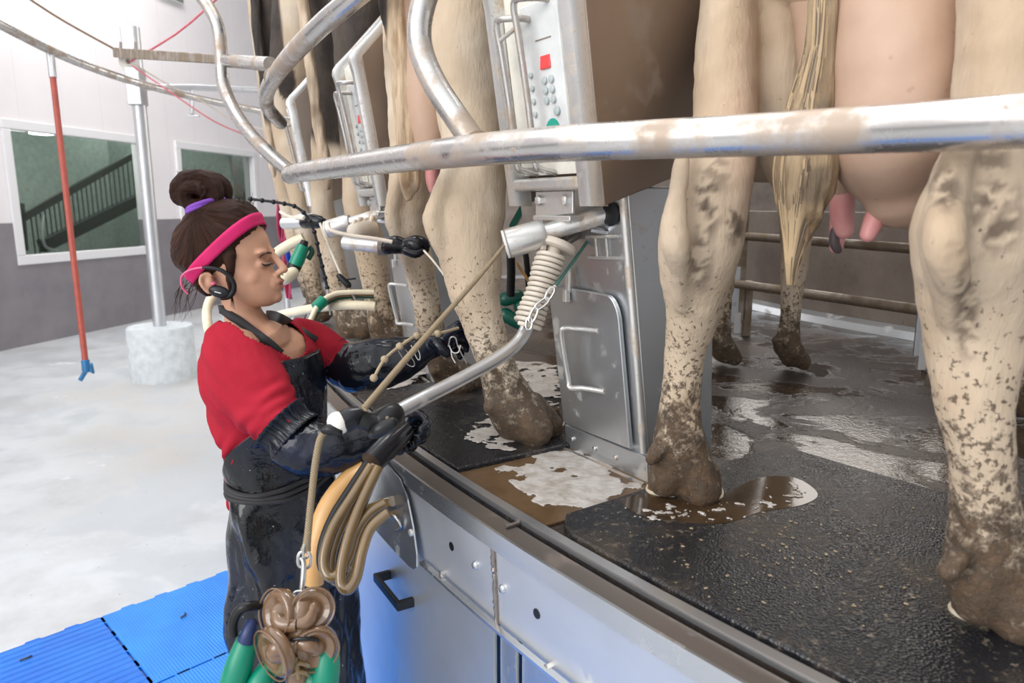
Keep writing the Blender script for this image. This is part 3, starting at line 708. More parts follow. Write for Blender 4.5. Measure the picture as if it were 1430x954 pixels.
# ============================================================ STALL CONTROL POSTS
PW = .142
def fy(z): return -.15 * z
def uy(z): return -.175 - .07 * (z - .6) / .45 if z <= 1.05 else -.245 + .36 * (z - 1.05) / .40
def make_post(label):
    r = thing('stall_control_post', label, 'control post', (0, 0, 0), 0, 'milking control posts between the stalls')
    B = dict(local=True)
    # pedestal body : front leans out towards the top
    mb = MB(); zt = .64
    pr = [(-PW, fy(.0), 0), (PW, fy(.0), 0), (PW, .20, 0), (-PW, .20, 0)]; tp = [(-PW, fy(zt), zt), (PW, fy(zt), zt), (PW, .16, zt), (-PW, .16, zt)]
    mb.add(pr + tp, [(0, 1, 5, 4), (1, 2, 6, 5), (2, 3, 7, 6), (3, 0, 4, 7), (3, 2, 1, 0), (4, 5, 6, 7)])
    mb.build('pedestal_body', M['stainless_wet'], r, bevel=.006, **B)
    mb = MB().tube([(PW - .008, fy(.07) - .006, .07), (PW - .008, fy(.62) - .006, .62)], .009, 10); mb.build('corner_strip', M['alu'], r, **B)
    mb = MB().prism([(-PW - .004, -.014, 0), (PW + .004, -.014, 0), (PW + .004, -.022 + .004, .062), (-PW - .004, -.018, .062)], (0, .02, 0)); mb.build('base_flange', M['stainless_wet'], r, bevel=.003, **B)
    for s_ in (.1, .4, .66): MB().lathe((-PW + s_ * 2 * PW, -.016, .032), (0, -1, 0), [(0, .006), (.005, .006), (.007, .003)], 12).build('bolt_head', M['pipe'], r, **B)
    mb = MB().tube([(-PW - .01, -.03, .003), (PW + .01, -.03, .003)], .006, 8); mb.build('weld_bead', M['pipe'], r, **B)
    # door
    def f(s_, z, k=0): return Vector((-PW + s_ * 2 * PW, fy(z) - .006 - k, z))
    ol = [f(.015, .07), f(.86, .07)] + [f(.86 - .0, .36)] + [f(.86 - .12 + .12 * math.cos(a), .36 + .055 * math.sin(a)) for a in [i * math.pi / 12 for i in range(1, 7)]] + [f(.3, .418), f(.015, .412)]
    dr = MB().prism(ol, (0, -.012, 0)).build('access_door', M['stainless_wet'], r, bevel=.003, **B)
    a, b = f(.44, .33, .012), f(.44, .19, .012)
    e = Vector((0, -.042, 0)); sx = Vector((-.028, 0, 0))
    MB().tube([a + Vector((.05, .0, 0)), a + e * .5 + sx * .1, a + e + sx * .75, a + e + sx - Vector((0, 0, .02)), b + e + sx + Vector((0, 0, .02)), b + e + sx * .75, b + e * .5 + sx * .1, b + Vector((.05, 0, 0))], .0062, 10, smooth=4).build('door_handle', M['alu'], dr, **B)
    mb = MB(); mb.box(f(.30, .435, .012), (.016, .008, .055)); mb.box(f(.30, .40, .022), (.014, .014, .03)); mb.build('latch', M['alu'], r, bevel=.003, **B)
    # embossed vent slots
    for z in (.49, .535): MB().tube([f(.52, z, -.002), f(.88, z + .004, -.002)], .004, 8).build('vent_slot', M['alu'], r, **B)
    MB().tube([f(.62, .49, -.003), f(.62, .535, -.003)], .003, 6).tube([f(.74, .49, -.003), f(.74, .535, -.003)], .003, 6).build('vent_slot', M['alu'], r, **B)
    # dark opening with collar where the arm enters
    MB().lathe((PW - .05, fy(.59) - .002, .585), (0, -1, 0), [(0, .026), (.004, .026), (.006, .022)], 18).build('arm_collar', M['black_plastic'], r, **B)
    # ---- upper unit: aluminium frame rails
    zs = [.60, .64, .75, .9, 1.0, 1.05, 1.12, 1.25, 1.45]
    def rail(x, w, dy, nm):
        mb = MB(); prof = []
        for z in zs: prof.append(Vector((x, uy(z), z)))
        # rounded box section swept along z
        P2, _ = spline(prof, [1] * len(prof), 3); vs = []; n = 10; m = len(P2)
        for p in P2:
            for k in range(n):
                q = 2 * math.pi * (k + .5) / n; c, s_ = math.cos(q), math.sin(q)
                vs.append(p + Vector((w * (abs(c) ** .5) * (1 if c > 0 else -1), .012 + dy * (abs(s_) ** .5) * (1 if s_ > 0 else -1), 0)))
        fs = [(i * n + k, i * n + (k + 1) % n, (i + 1) * n + (k + 1) % n, (i + 1) * n + k) for i in range(m - 1) for k in range(n)] + [tuple(range(n - 1, -1, -1)), tuple((m - 1) * n + k for k in range(n))]
        return mb.add(vs, fs).build(nm, M['alu'], r, **B)
    rail(-PW + .012, .015, .026, 'frame_rail'); rail(PW - .020, .020, .026, 'frame_rail')
    # side panels
    side = [Vector((0, uy(z) + .02, z)) for z in zs] + [Vector((0, .15, 1.45)), Vector((0, .15, .69)), Vector((0, .02, .655))]
    for x, nm in ((PW - .004, 'side_panel'), (-PW, 'side_panel')): MB().prism([p + Vector((x, 0, 0)) for p in side], (.006, 0, 0)).build(nm, M['panel_brown_reflect'], r, smooth=False, bevel=.002, **B)
    # recessed front panel
    mb = MB(); zz = [.665, .75, .9, 1.0, 1.05, 1.12, 1.45]
    vs = []
    for z in zz: vs += [Vector((-PW + .02, uy(z) + .022, z)), Vector((PW - .03, uy(z) + .022, z)), Vector((PW - .03, uy(z) + .034, z)), Vector((-PW + .02, uy(z) + .034, z))]
    fs = [(i * 4 + k, i * 4 + (k + 1) % 4, (i + 1) * 4 + (k + 1) % 4, (i + 1) * 4 + k) for i in range(len(zz) - 1) for k in range(4)] + [(0, 1, 2, 3), (24, 25, 26, 27)]
    mb.add(vs, fs).build('front_panel', M['plastic_beige'], r, smooth=False, **B)
    mb = MB(); vs = []
    for z in (1.10, 1.25, 1.45): vs += [Vector((-PW + .02, uy(z) + .004, z)), Vector((PW - .03, uy(z) + .004, z)), Vector((PW - .03, uy(z) + .010, z)), Vector((-PW + .02, uy(z) + .010, z))]
    mb.add(vs, [(i * 4 + k, i * 4 + (k + 1) % 4, (i + 1) * 4 + (k + 1) % 4, (i + 1) * 4 + k) for i in range(2) for k in range(4)] + [(0, 1, 2, 3), (8, 9, 10, 11)]).build('cover_sheet', M['stainless'], r, smooth=False, **B)
    def up(x, z, k=0): return Vector((x, uy(z) + .022 - k, z))
    MB().prism([up(-PW + .028, .68), up(-.055, .68), up(-.055, .985), up(-PW + .028, .985)], (0, -.008, 0)).build('cover_strip', M['plastic_beige'], r, bevel=.003, smooth=False, **B)
    kp = MB().prism([up(-.048, .72), up(.075, .72), up(.075, .99), up(-.048, .99)], (0, -.013, 0)).build('keypad', M['plastic_grey'], r, bevel=.004, smooth=False, **B)
    def disc(x, z, rx, nm, mat, k=.013, h=.004): MB().lathe(up(x, z, k), (0, -1, 0), [(0, rx), (h, rx), (h + .001, rx * .7)], 16).build(nm, mat, kp, **B)
    c = up(.022, .878, .014); MB().box(c, (.032, .004, .026)).build('display', M['display_red'], kp, bevel=.002, **B)
    for xx in (.014, .036):
        for zz_ in (.845, .826, .807): disc(xx, zz_, .0075, 'button', M['button_grey'])
    for zz_ in (.86, .835, .81, .785): disc(-.030, zz_, .006, 'button', M['button_grey'])
    disc(.044, .785, .009, 'button', M['button_grey']); disc(.024, .752, .021, 'start_button', M['button_green'])
    MB().box(up(.048, .742, .0135), (.036, .003, .022)).build('green_label', M['button_green'], kp, **B)
    MB().box(up(.022, .920, .0135), (.05, .002, .002)).build('label_line', M['pipe_dirty'], kp, **B)
    for xx in (-.068, -.002):
        zt_ = .962 if xx < -.05 else .985
        q = lambda x, z, k: up(x, z, k)
        MB().tube([q(xx + .05, zt_, .0), q(xx + .05, zt_, .03), q(xx + .03, zt_, .055), q(xx + .008, zt_, .058), q(xx, zt_ - .015, .058), q(xx, zt_ - .05, .055), q(xx, .8, .05), q(xx, .69, .05), q(xx, .675, .04), q(xx, .668, .0)], .0068, 10, smooth=3).build('guard_rod', M['pipe'], r, **B)
    MB().tube([up(-.068, .925, .056), up(-.002, .94, .056)], .0045, 8).build('guard_link', M['alu'], r, **B)
    # lower cross bar and bracket plate
    MB().box((-.012, uy(.645) + .006, .645), (2 * PW - .05, .032, .026)).build('cross_bar', M['alu'], r, bevel=.008, **B)
    mb = MB().prism([(-.075, uy(.6) + .012, .632), (.055, uy(.6) + .012, .632), (.055, uy(.6) + .012, .585), (-.075, uy(.6) + .012, .575)], (0, .008, 0)); mb.box((-.01, uy(.6) + .03, .575), (.13, .05, .012)); mb.build('bracket_plate', M['alu'], r, bevel=.003, **B)
    for xx in (-.055, .035): MB().lathe((xx, uy(.6) + .012, .612), (0, -1, 0), [(0, .011), (.009, .011), (.012, .006)], 6).build('bolt_head', M['alu'], r, **B)
    # horizontal cylinder with sleeve
    a = Vector((-.045, -.258, .522)); b = Vector((PW - .06, -.06, .59)); d = (b - a).normalized(); L = (b - a).length
    MB().lathe(a, d, [(0, .016), (0, .026), (.004, .031), (.075, .031), (.085, .026), (.086, .0185), (L, .0185)], 28).build('retract_cylinder', M['alu'], r, **B)
    MB().lathe(a - d * .001, -d, [(-.002, .030), (.003, .030), (.004, .012)], 24).build('cylinder_ring', M['white_plastic'], r, **B)
    MB().tube([a + d * (L * .75) + Vector((0, 0, -.02)), b + Vector((.0, 0, -.045))], .008, 8).build('piston_rod', M['stainless'], r, **B)
    return r
def place(o, r_, th, dz=0, rot=0):
    p = pol(r_, th, DZ + dz); o.location = p; o.rotation_euler = (0, 0, math.radians(th + 90 + rot)); return o
post = make_post('nearest control post, stainless pedestal with handle door and red display, beside the nearest cow')
place(post, 6.874, -146.2)
p2 = copy_tree(post); p2['label'] = 'second control post, framed by the two cows whose legs stand behind the worker arms'; place(p2, 6.90, -155.0)
for ch_ in p2.children:
    if ch_.name.split('.')[0] in ('retract_cylinder', 'cylinder_ring', 'piston_rod'): ch_.location = (-.035, -.05, 0)
p3 = copy_tree(post); p3['label'] = 'farthest control post, narrow frame seen left of the dark cow'; place(p3, 7.0, -163.3)
# ============================================================ BUTT RAIL
R1 = Gz(660, 212, 1.70)
br = thing('rump_rail', 'muddy galvanised pipe rail with bent uprights running across the cow rumps', 'rail', R1)
MB().tube([Gz(x, y, z) for x, y, z in ((405, 245, 1.70), (425, 240, 1.70), (480, 232.5, 1.70), (550, 223, 1.70), (660, 210, 1.70), (740, 203.5, 1.70), (820, 198.5, 1.699), (1000, 191, 1.697), (1200, 181.5, 1.693), (1430, 168.5, 1.688))] + [Vector((.72, .58, 1.686)), Vector((.88, .32, 1.685))], .0288, 20, smooth=5).build('main_pipe', M['pipe'], br)
def pp(l): return [P(x, y, d) for x, y, d in l]
MB().tube(pp([(668, 207, 1.43), (640, 168, 1.45), (606, 115, 1.48), (587, 65, 1.5), (588, 20, 1.5), (603, -25, 1.48), (636, -75, 1.44), (680, -130, 1.42), (710, -200, 1.44)]), .0262, 18, smooth=6).build('bent_pipe', M['pipe'], br)
MB().tube(pp([(710, -200, 1.44), (640, -125, 1.56), (560, -58, 1.7), (498, -6, 1.78), (450, 34, 1.9), (408, 76, 2.1), (386, 104, 2.35), (373, 128, 2.6), (374, 150, 2.8), (392, 172, 3.0)]), .0272, 18, smooth=6).build('bent_pipe', M['pipe'], br)
MB().tube(pp([(195, -170, 3.1), (212, -90, 3.05), (250, -38, 3.0), (283, -2, 3.0), (303, 34, 3.0), (309, 75, 3.0), (312, 118, 3.0), (328, 156, 2.95), (352, 190, 2.85), (382, 220, 2.7), (409, 243, 2.58)]), .0265, 18, smooth=6).build('bent_pipe', M['pipe'], br)
MB().tube(pp([(314, 85, 3.0), (345, 87, 2.85), (378, 90, 2.55)]), .026, 16, smooth=3).build('connecting_pipe', M['pipe'], br)
a = P(165, 74, 6.16); b = P(308, 83, 3.03); d = (b - a).normalized()
mb = MB(); up_ = Vector((0, 0, 1)); sd = d.cross(up_).normalized()
vs = []
for p, h_ in ((a, .040), (b, .0185)): vs += [p + sd * h_ + up_ * h_, p - sd * h_ + up_ * h_, p - sd * h_ - up_ * h_, p + sd * h_ - up_ * h_]
mb.add(vs, [(0, 1, 2, 3), (7, 6, 5, 4), (0, 4, 5, 1), (1, 5, 6, 2), (2, 6, 7, 3), (3, 7, 4, 0)]).build('square_beam', M['pipe_dirty'], br, bevel=.004, smooth=False)
for x in (169, 189): MB().tube([P(x, 70, 6.1), P(x, 59, 6.1)], .012, 8).build('clamp_bolt', M['steel_dark'], br)
# weld collars where pipes meet
for (x, y, d_) in ((667, 205, 1.43), (407, 242, 2.58), (382, 108, 2.42)):
    c = P(x, y, d_); MB().ell(c, .0325).build('weld_collar', M['pipe_dirty'], br)
# ============================================================ COWS
t = NT('cow_hide')
col = t.attr('Col'); x = t.sep()
fine = t.noise(60, 5, .7, src=t.map((1, 1, .35))); big = t.noise(5, 5, .6)
c = t.mix(t.ramp(big, [(.35, 0.0), (.7, .30)]), col, t.mix(.5, col, (.50, .36, .24)))
c = t.mix(t.ramp(fine, [(.3, .22), (.7, 0.0)]), c, t.mix(.5, c, (.25, .18, .12)))
z = x[2]
h = t.math('MULTIPLY_ADD', z, -1.0 / .56, 1.16, clamp=True)                      # 1 at the hoof, 0 above the hock
mud = t.noise(34, 7, .74); mud2 = t.noise(95, 4, .65)
thr = t.math('SUBTRACT', .80, t.math('MULTIPLY', t.math('POWER', h, 1.5), .46))
m1 = t.math('MULTIPLY', t.math('SUBTRACT', mud, thr), 9.0, clamp=True)
m2 = t.math('MULTIPLY', t.math('SUBTRACT', mud2, t.math('SUBTRACT', .70, t.math('MULTIPLY', h, .23))), 14.0, clamp=True)
m2 = t.math('MULTIPLY', m2, .85)
mm = t.math('MAXIMUM', m1, m2)
mc = t.ramp(t.noise(38, 6, .75), [(.32, (.014, .007, .004)), (.5, (.045, .023, .011)), (.66, (.105, .056, .026)), (.8, (.19, .11, .055))])
c2 = t.mix(t.math('MULTIPLY', mm, .9), c, mc)
M['cow_hide'] = t.set(col=c2, rough=t.math('SUBTRACT', .75, t.math('MULTIPLY', mm, .25)), sheen=.04, nrm=t.bump(t.math('ADD', t.math('MULTIPLY', mm, .8), t.math('ADD', t.math('MULTIPLY', t.noise(130, 3, .6, src=t.map((1, 1, .3))), .5), t.math('MULTIPLY', t.math('MULTIPLY', t.noise(55, 5, .7), mm), 1.5))), .7, .006), spec=.22)
t = NT('udder_skin')
c = t.mix(t.ramp(t.noise(9, 5, .6), [(.4, 0.0), (.7, .5)]), (.48, .325, .235), (.40, .25, .175))
c = t.mix(t.ramp(t.noise(35, 4, .6), [(.66, 0.0), (.72, .6)]), c, (.35, .2, .13))
M['udder_skin'] = t.set(col=c, rough=.55, sss=.15, nrm=t.bump(t.noise(60, 4), .15, .003))
t = NT('teat_skin'); z = t.sep()
M['teat_skin'] = t.set(col=t.ramp(t.noise(12, 3), [(.4, (.66, .27, .26)), (.6, (.74, .36, .34))]), rough=.4, sss=.2)
simple('teat_tip', (.10, .07, .075), .4)
t = NT('hoof'); x = t.sep()
M['hoof'] = t.set(col=t.ramp(t.noise(18, 5, .6), [(.3, (.05, .027, .014)), (.6, (.14, .075, .036)), (.8, (.28, .17, .09))]), rough=.45, nrm=t.bump(t.noise(50, 4), .3, .004))
simple('hoof_rim', (.62, .54, .40), .5)
t = NT('tail_hair')
col = t.attr('Col'); n = t.noise(60, 5, .7, src=t.map((1, 1, .12)))
M['tail_hair'] = t.set(col=t.mix(t.ramp(n, [(.35, .75), (.65, 0.0)]), col, t.mix(.6, col, (.12, .075, .04))), rough=.7, nrm=t.bump(n, .9, .008))
simple('tail_strand', (.46, .33, .19), .6); simple('tail_strand_dark', (.12, .085, .055), .6)
CREAM = (.53, .405, .28); CREAM2 = (.66, .555, .43); BLACK = (.018, .017, .020); PINK = (.72, .46, .34)
def C(l):
    """[(px, py, Y, half width px, ratio)] -> chain spec"""
    out = []
    for (x, y, Y, hw, ra) in l:
        p = V(x, y, Y); a = px2m(hw, p); out.append((p, a, a * ra))
    return out
def cow(label, root_pos, th, legs, extra, trunk, paint, fronts, voxel=.009, it=7):
    r = thing('cow', label, 'cow', root_pos, 0, 'dairy cows standing on the platform')
    mb = MB()
    for l in legs: mb.chain(C(l))
    for e in extra: mb.chain(C(e), sm=4)
    # trunk and forequarters (above the frame / behind), one skin with the legs
    t0 = th; r0, r1 = trunk
    L = []
    for k, (rr, z, a, b) in enumerate([(r0, 2.24, .15, .14), (r0 - .10, 2.17, .25, .24), (r0 - .35, 2.10, .30, .34), (r0 - .75, 2.05, .34, .37), (r0 - 1.05, 2.08, .31, .36), (r0 - 1.3, 2.15, .23, .32), (r0 - 1.42, 2.22, .14, .2)]):
        L.append((pol(rr, t0, z), a, b))
    pts = [p[0] for p in L]; A, B_ = [p[1] for p in L], [p[2] for p in L]
    p1, A = spline(pts, A, 4); _, B_ = spline(pts, B_, 4)
    rad = (pol(1, t0, 0) - pol(0, t0, 0)).normalized(); side = Vector((-rad.y, rad.x, 0)); n = 24; vs = []; m = len(p1)
    for i in range(m):
        for k in range(n):
            q = 2 * math.pi * k / n; vs.append(p1[i] + side * math.cos(q) * A[i] + Vector((0, 0, 1)) * math.sin(q) * B_[i])
    mb.add(vs, [(i * n + k, i * n + (k + 1) % n, (i + 1) * n + (k + 1) % n, (i + 1) * n + k) for i in range(m - 1) for k in range(n)] + [tuple(range(n - 1, -1, -1)), tuple((m - 1) * n + k for k in range(n))])
    # neck and lowered head
    mb.tube([pol(r0 - 1.25, t0, 2.2), pol(r0 - 1.45, t0, 2.24), pol(r0 - 1.58, t0, 2.16)], [.19, .14, .12], 16, smooth=4, round_=True)
    mb.tube([pol(r0 - 1.56, t0, 2.2), pol(r0 - 1.68, t0, 2.02), pol(r0 - 1.73, t0, 1.86)], [.12, .095, .06], 16, smooth=4, round_=True)
    for s_ in (-1, 1): mb.tube([pol(r0 - 1.56, t0, 2.2) + side * s_ * .1, pol(r0 - 1.54, t0, 2.2) + side * s_ * .24], [.04, .015], 8, round_=True)
    for f in fronts:     # front legs : ground point
        g, s_ = f
        top = Vector((g.x, g.y, 0)) * 1.0; inn = -rad
        mb.tube([g + Vector((0, 0, 1.1)) - inn * .02, g + Vector((0, 0, .80)), g + Vector((0, 0, .45)), g + Vector((0, 0, .40)), g + Vector((0, 0, .22)), g + Vector((0, 0, .11)), g + Vector((0, 0, .06)) + inn * .03], [.13, .085, .052, .05, .036, .044, .05], 14, smooth=4, round_=True)
        for k in (-1, 1):
            mb.tube([g + Vector((0, 0, .09)) + side * k * .022, g + Vector((0, 0, .035)) + inn * .05 + side * k * .03], [.038, .032], 10, round_=True)
            mb.ell(g + Vector((0, 0, .115)) - inn * .045 + side * k * .022, .017, n=8, m=6)
    def disp(c, n_): return .0035 * noise.noise(c * 14) + .002 * noise.noise(c * 38)
    body = organic('body', mb, voxel, M['cow_hide'], r, it, paint, disp)
    return r
def claws(root, specs):
    """specs: [(px, py, Y, hw, dx toe, dy toe)]: pale wall of each claw, resting on the mat"""
    for (c, toe, w, h) in specs:
        d = toe - c; L = d.length; d.z = 0; d.normalize(); s_ = Vector((-d.y, d.x, 0)); mb = MB(); n = 20; vs = []
        prof = [(0, 1.0), (h * .12, 1.0), (h * .6, .93), (h, .80)]
        for (z, k) in prof:
            for i in range(n):
                q = 2 * math.pi * i / n; ex = L * (1.0 if math.cos(q) > 0 else .45)
                shx = (1 - k) * .6
                vs.append(c + d * (math.cos(q) * ex * (k if math.cos(q) < 0 else k - shx * .8)) + s_ * math.sin(q) * w * k + Vector((0, 0, z)))
        m = len(prof)
        mb.add(vs, [(i * n + k, i * n + (k + 1) % n, (i + 1) * n + (k + 1) % n, (i + 1) * n + k) for i in range(m - 1) for k in range(n)] + [tuple(range(n - 1, -1, -1)), tuple((m - 1) * n + k for k in range(n))])
        hf = mb.build('hoof', M['hoof'], root, ang=60)
        mb = MB(); mb.tube([c + d * (math.cos(2 * math.pi * i / n) * L * (1.02 if math.cos(2 * math.pi * i / n) > 0 else .46)) + s_ * math.sin(2 * math.pi * i / n) * w * 1.02 + Vector((0, 0, .004)) for i in range(n)], .0035, 6, closed=True)
        mb.build('hoof_rim', M['hoof_rim'], hf)
        hf.children[0].location = (0, 0, 0)
def tail(root, pts, colf, name='tail', voxel=.006, amp=.006):
    mb = MB().chain(C(pts), n=18, sm=5)
    return organic(name, mb, voxel, M['tail_hair'], root, 3, colf, lambda c, n_: amp * noise.noise(Vector((c.x * 90, c.y * 90, c.z * 7))))
HZ = DZ + .017
# ---------------------------------------------------------------- cow 1 (nearest)
def paint1(p, n_):
    d = (p - CAM); v = depth(p); px = 715 + F * p.x / v
    k = smst(.2, .6, fbm(p, 5) * .5 + .5)
    c = mixc(mixc(CREAM, (.38, .27, .18), .45), CREAM2, k * .45)
    inner = smst(.16, .05, (Vector((p.x, p.y, 0)) - Vector((.47, 1.20, 0))).length) * smst(1.55, 1.75, p.z)
    c = mixc(c, PINK, inner * .8)
    # grey-black mottling on the hocks
    py = 477 - F * (p - CAM).dot(Vector((0, sP, cP))) / v
    m_ = 0; q = noise.fractal(p * 60, 1, 2, 5); q2 = noise.fractal(p * 12, 1, 2, 3)
    for (cx, cy, rx, ry, s_) in ((988, 285, 20, 55, .95), (1000, 240, 22, 30, .6), (1026, 315, 14, 28, 1.0), (978, 365, 18, 45, .8), (1320, 262, 24, 34, .9), (1392, 300, 40, 60, .9), (1385, 225, 26, 40, .7), (1350, 430, 20, 75, .8), (1335, 350, 18, 30, .35)):
        d = math.hypot((px - cx) / rx, (py - cy) / ry); m_ = max(m_, smst(1.35, .45, d) * s_)
    c = mixc(c, (.085, .062, .048), m_ * smst(-.20, .20, q * .8 + q2 * .35))
    return c
c1r = pol(6.9, -141.7, DZ)
legL = [(1050, -190, 1.55, 70, 1.7), (1036, -90, 1.52, 56, 1.8), (1021, 0, 1.45, 42, 1.9), (1014, 100, 1.40, 44, 1.6), (1011, 180, 1.35, 46, 1.3), (1000, 240, 1.31, 52, 1.1), (985, 300, 1.29, 56, 1.0), (976, 345, 1.29, 56, .95), (972, 395, 1.32, 47, .95),
        (967, 440, 1.35, 37, .95), (958, 490, 1.375, 29, 1.0), (951, 550, 1.385, 27, 1.0), (948, 600, 1.39, 33, 1.0), (950, 640, 1.40, 43, .95), (952, 668, 1.42, 44, .8)]
legL_heel = [(955, 200, 1.25, 11, 1), (948, 260, 1.215, 14, 1.0), (941, 315, 1.20, 21, 1.0), (944, 345, 1.20, 22, 1.0), (948, 380, 1.235, 15, 1.0), (951, 430, 1.29, 11, 1)]
clL = [(930, 640, 1.385, 24, 1.0), (929, 672, 1.385, 25, 1.2)], [(966, 645, 1.38, 28, 1.0), (978, 684, 1.375, 30, 1.2)], [(925, 615, 1.36, 11, 1), (909, 642, 1.345, 10, 1)]
legR = [(1430, -190, 1.170, 80, 1.7), (1420, -90, 1.100, 74, 1.7), (1412, 0, 1.040, 66, 1.7), (1408, 100, 0.990, 66, 1.5), (1400, 200, 0.950, 67, 1.2), (1385, 260, 0.925, 78, 1.0), (1368, 310, 0.910, 84, .9), (1362, 345, 0.910, 82, .9), (1362, 390, 0.925, 76, .9),
        (1360, 440, 0.935, 69, .9), (1361, 500, 0.935, 61, .95), (1361, 560, 0.930, 51, 1.0), (1367, 620, 0.925, 43, 1.0), (1372, 680, 0.930, 42, 1.0), (1378, 735, 0.935, 48, 1.0), (1385, 785, 0.940, 62, .95), (1392, 822, 0.955, 60, .8)]
legR_heel = [(1345, 180, 0.900, 16, 1), (1330, 250, 0.870, 24, 1.0), (1318, 330, 0.860, 33, 1.0), (1325, 390, 0.875, 28, 1.0), (1330, 450, 0.902, 16, 1)]
clR = [(1358, 795, 0.925, 36, 1.0), (1366, 838, 0.925, 36, 1.2)], [(1412, 800, 0.920, 40, 1.0), (1424, 864, 0.905, 40, 1.2)], [(1340, 775, 0.900, 16, 1), (1322, 803, 0.890, 16, 1)]
knobR = [(1322, 300, .84, 26, 1), (1319, 335, .822, 30, 1), (1324, 362, .822, 29, 1), (1332, 395, .84, 24, 1)]
tendL = [(1020, 250, 1.24, 8, 1), (1010, 320, 1.235, 12, 1), (998, 380, 1.26, 11, 1), (985, 440, 1.30, 8, 1)]
inner = [(1110, -120, 1.40, 60, 1.2), (1092, -40, 1.42, 48, 1.1), (1088, 60, 1.41, 38, 1.0), (1088, 150, 1.40, 34, .9), (1088, 220, 1.40, 28, .8), (1097, 262, 1.40, 16, .8)]
rump = [(1180, -220, 1.32, 170, .8), (1200, -120, 1.30, 150, .8), (1230, -60, 1.28, 120, .7)]
g1 = Gz(1432, 600, HZ); g2 = pol(5.72, -139.6, HZ)
cow1 = cow('nearest cow, cream with mottled hocks, pink udder filling the right of the view', c1r, -141.7, [legL, legR], [legL_heel, legR_heel, knobR, tendL, inner, rump] + list(clL) + list(clR), (6.62, 5.1), paint1,
           [(pol(5.72, -143.6, DZ), 0), (Vector((1.43, 1.93, DZ)), 0)], voxel=.0075)
# udder
mb = MB().chain(C([(1235, -110, 1.26, 90, 1.0), (1248, 0, 1.23, 98, 1.1), (1254, 90, 1.20, 94, 1.25), (1257, 170, 1.18, 92, 1.3), (1262, 230, 1.18, 84, 1.3), (1268, 268, 1.18, 58, 1.2)]), n=28)
mb.chain(C([(1150, -60, 1.33, 50, 1), (1158, 60, 1.32, 44, 1), (1165, 150, 1.31, 36, 1), (1172, 220, 1.31, 27, 1), (1177, 268, 1.31, 20, 1)]))
mb.chain(C([(1150, 0, 1.60, 60, 1), (1170, 120, 1.62, 55, 1), (1230, 200, 1.62, 55, 1), (1215, 250, 1.6, 20, 1)]))
ud = organic('udder', mb, .007, M['udder_skin'], cow1, 8, None, lambda c, n_: .004 * noise.noise(c * 16))
for l, m_ in (([(1177, 262, 1.31, 17, 1), (1176, 300, 1.305, 16, 1), (1180, 322, 1.30, 13, 1)], 'teat_skin'), ([(1172, 300, 1.335, 12, 1), (1170, 325, 1.335, 11, 1), (1168, 346, 1.335, 9, 1)], 'teat_skin'), ([(1232, 285, 1.20, 17, 1), (1220, 310, 1.19, 14, 1), (1212, 328, 1.185, 11, 1)], 'teat_skin')):
    MB().chain(C(l), n=16, sm=4).build('teat', M[m_], ud)
MB().chain(C([(1166, 322, 1.325, 6, 1), (1165, 338, 1.325, 7, 1), (1170, 349, 1.327, 6, 1)]), n=12, sm=3).build('teat_scab', M['teat_tip'], ud)
def tailc(p, n_):
    k = noise.fractal(Vector((p.x * 30, p.y * 30, p.z * 8)), 1, 2, 3)
    c = mixc((.44, .32, .19), (.25, .17, .095), smst(-.2, .5, k))
    return mixc(c, (.13, .10, .07), smst(.15, .5, noise.noise(p * 17)) * .7)
tl1 = tail(cow1, [(1146, -140, 1.22, 20, 1), (1150, -60, 1.20, 20, .9), (1150, 0, 1.19, 22, .8), (1146, 70, 1.19, 23, .8), (1136, 130, 1.19, 30, .7), (1128, 190, 1.19, 38, .7), (1124, 240, 1.19, 42, .7), (1120, 285, 1.19, 34, .7), (1113, 325, 1.19, 20, .7), (1108, 360, 1.19, 11, .7), (1108, 385, 1.19, 3, .7)], tailc, amp=.009)
TPTH = [(1150, -60, 1.19, 20), (1150, 0, 1.175, 22), (1146, 70, 1.172, 23), (1136, 130, 1.17, 30), (1128, 190, 1.165, 37), (1124, 240, 1.16, 40), (1119, 285, 1.165, 32), (1112, 325, 1.17, 19), (1106, 365, 1.175, 9), (1104, 398, 1.18, 5)]
random.seed(5); mb = MB(); mb2 = MB()
for k in range(260):
    a = random.uniform(-1, 1); i0 = random.randint(0, 6); i1 = min(len(TPTH) - 1, i0 + random.randint(2, 4)); bend = random.uniform(-.25, .25)
    q = []
    for i in range(i0, i1 + 1):
        x, y, Y, hw = TPTH[i]; aa_ = max(-1.1, min(1.1, a + bend * (i - i0) / max(1, i1 - i0))); q.append(V(x + aa_ * hw, y, Y + .028 * (abs(aa_) ** 1.5) * hw / 30 - .003))
    (mb if k % 3 else mb2).tube(q, [.0016] * (len(q) - 1) + [.0004], 5, smooth=3)
mb.build('tail_strands', M['tail_strand'], tl1); mb2.build('dark_tail_strands', M['tail_strand_dark'], tl1)
def gp(x, y): return Gz(x, y, HZ)
def z0(p): return Vector((p.x, p.y, HZ - .002))
claws(cow1, [(z0(V(929, 680, 1.405)), z0(V(929, 680, 1.46)), .036, .055), (z0(V(978, 692, 1.395)), z0(V(985, 688, 1.455)), .042, .058), (z0(V(1368, 850, .945)), z0(V(1372, 840, .99)), .035, .055), (z0(V(1424, 880, .925)), z0(V(1432, 870, .97)), .038, .06)])
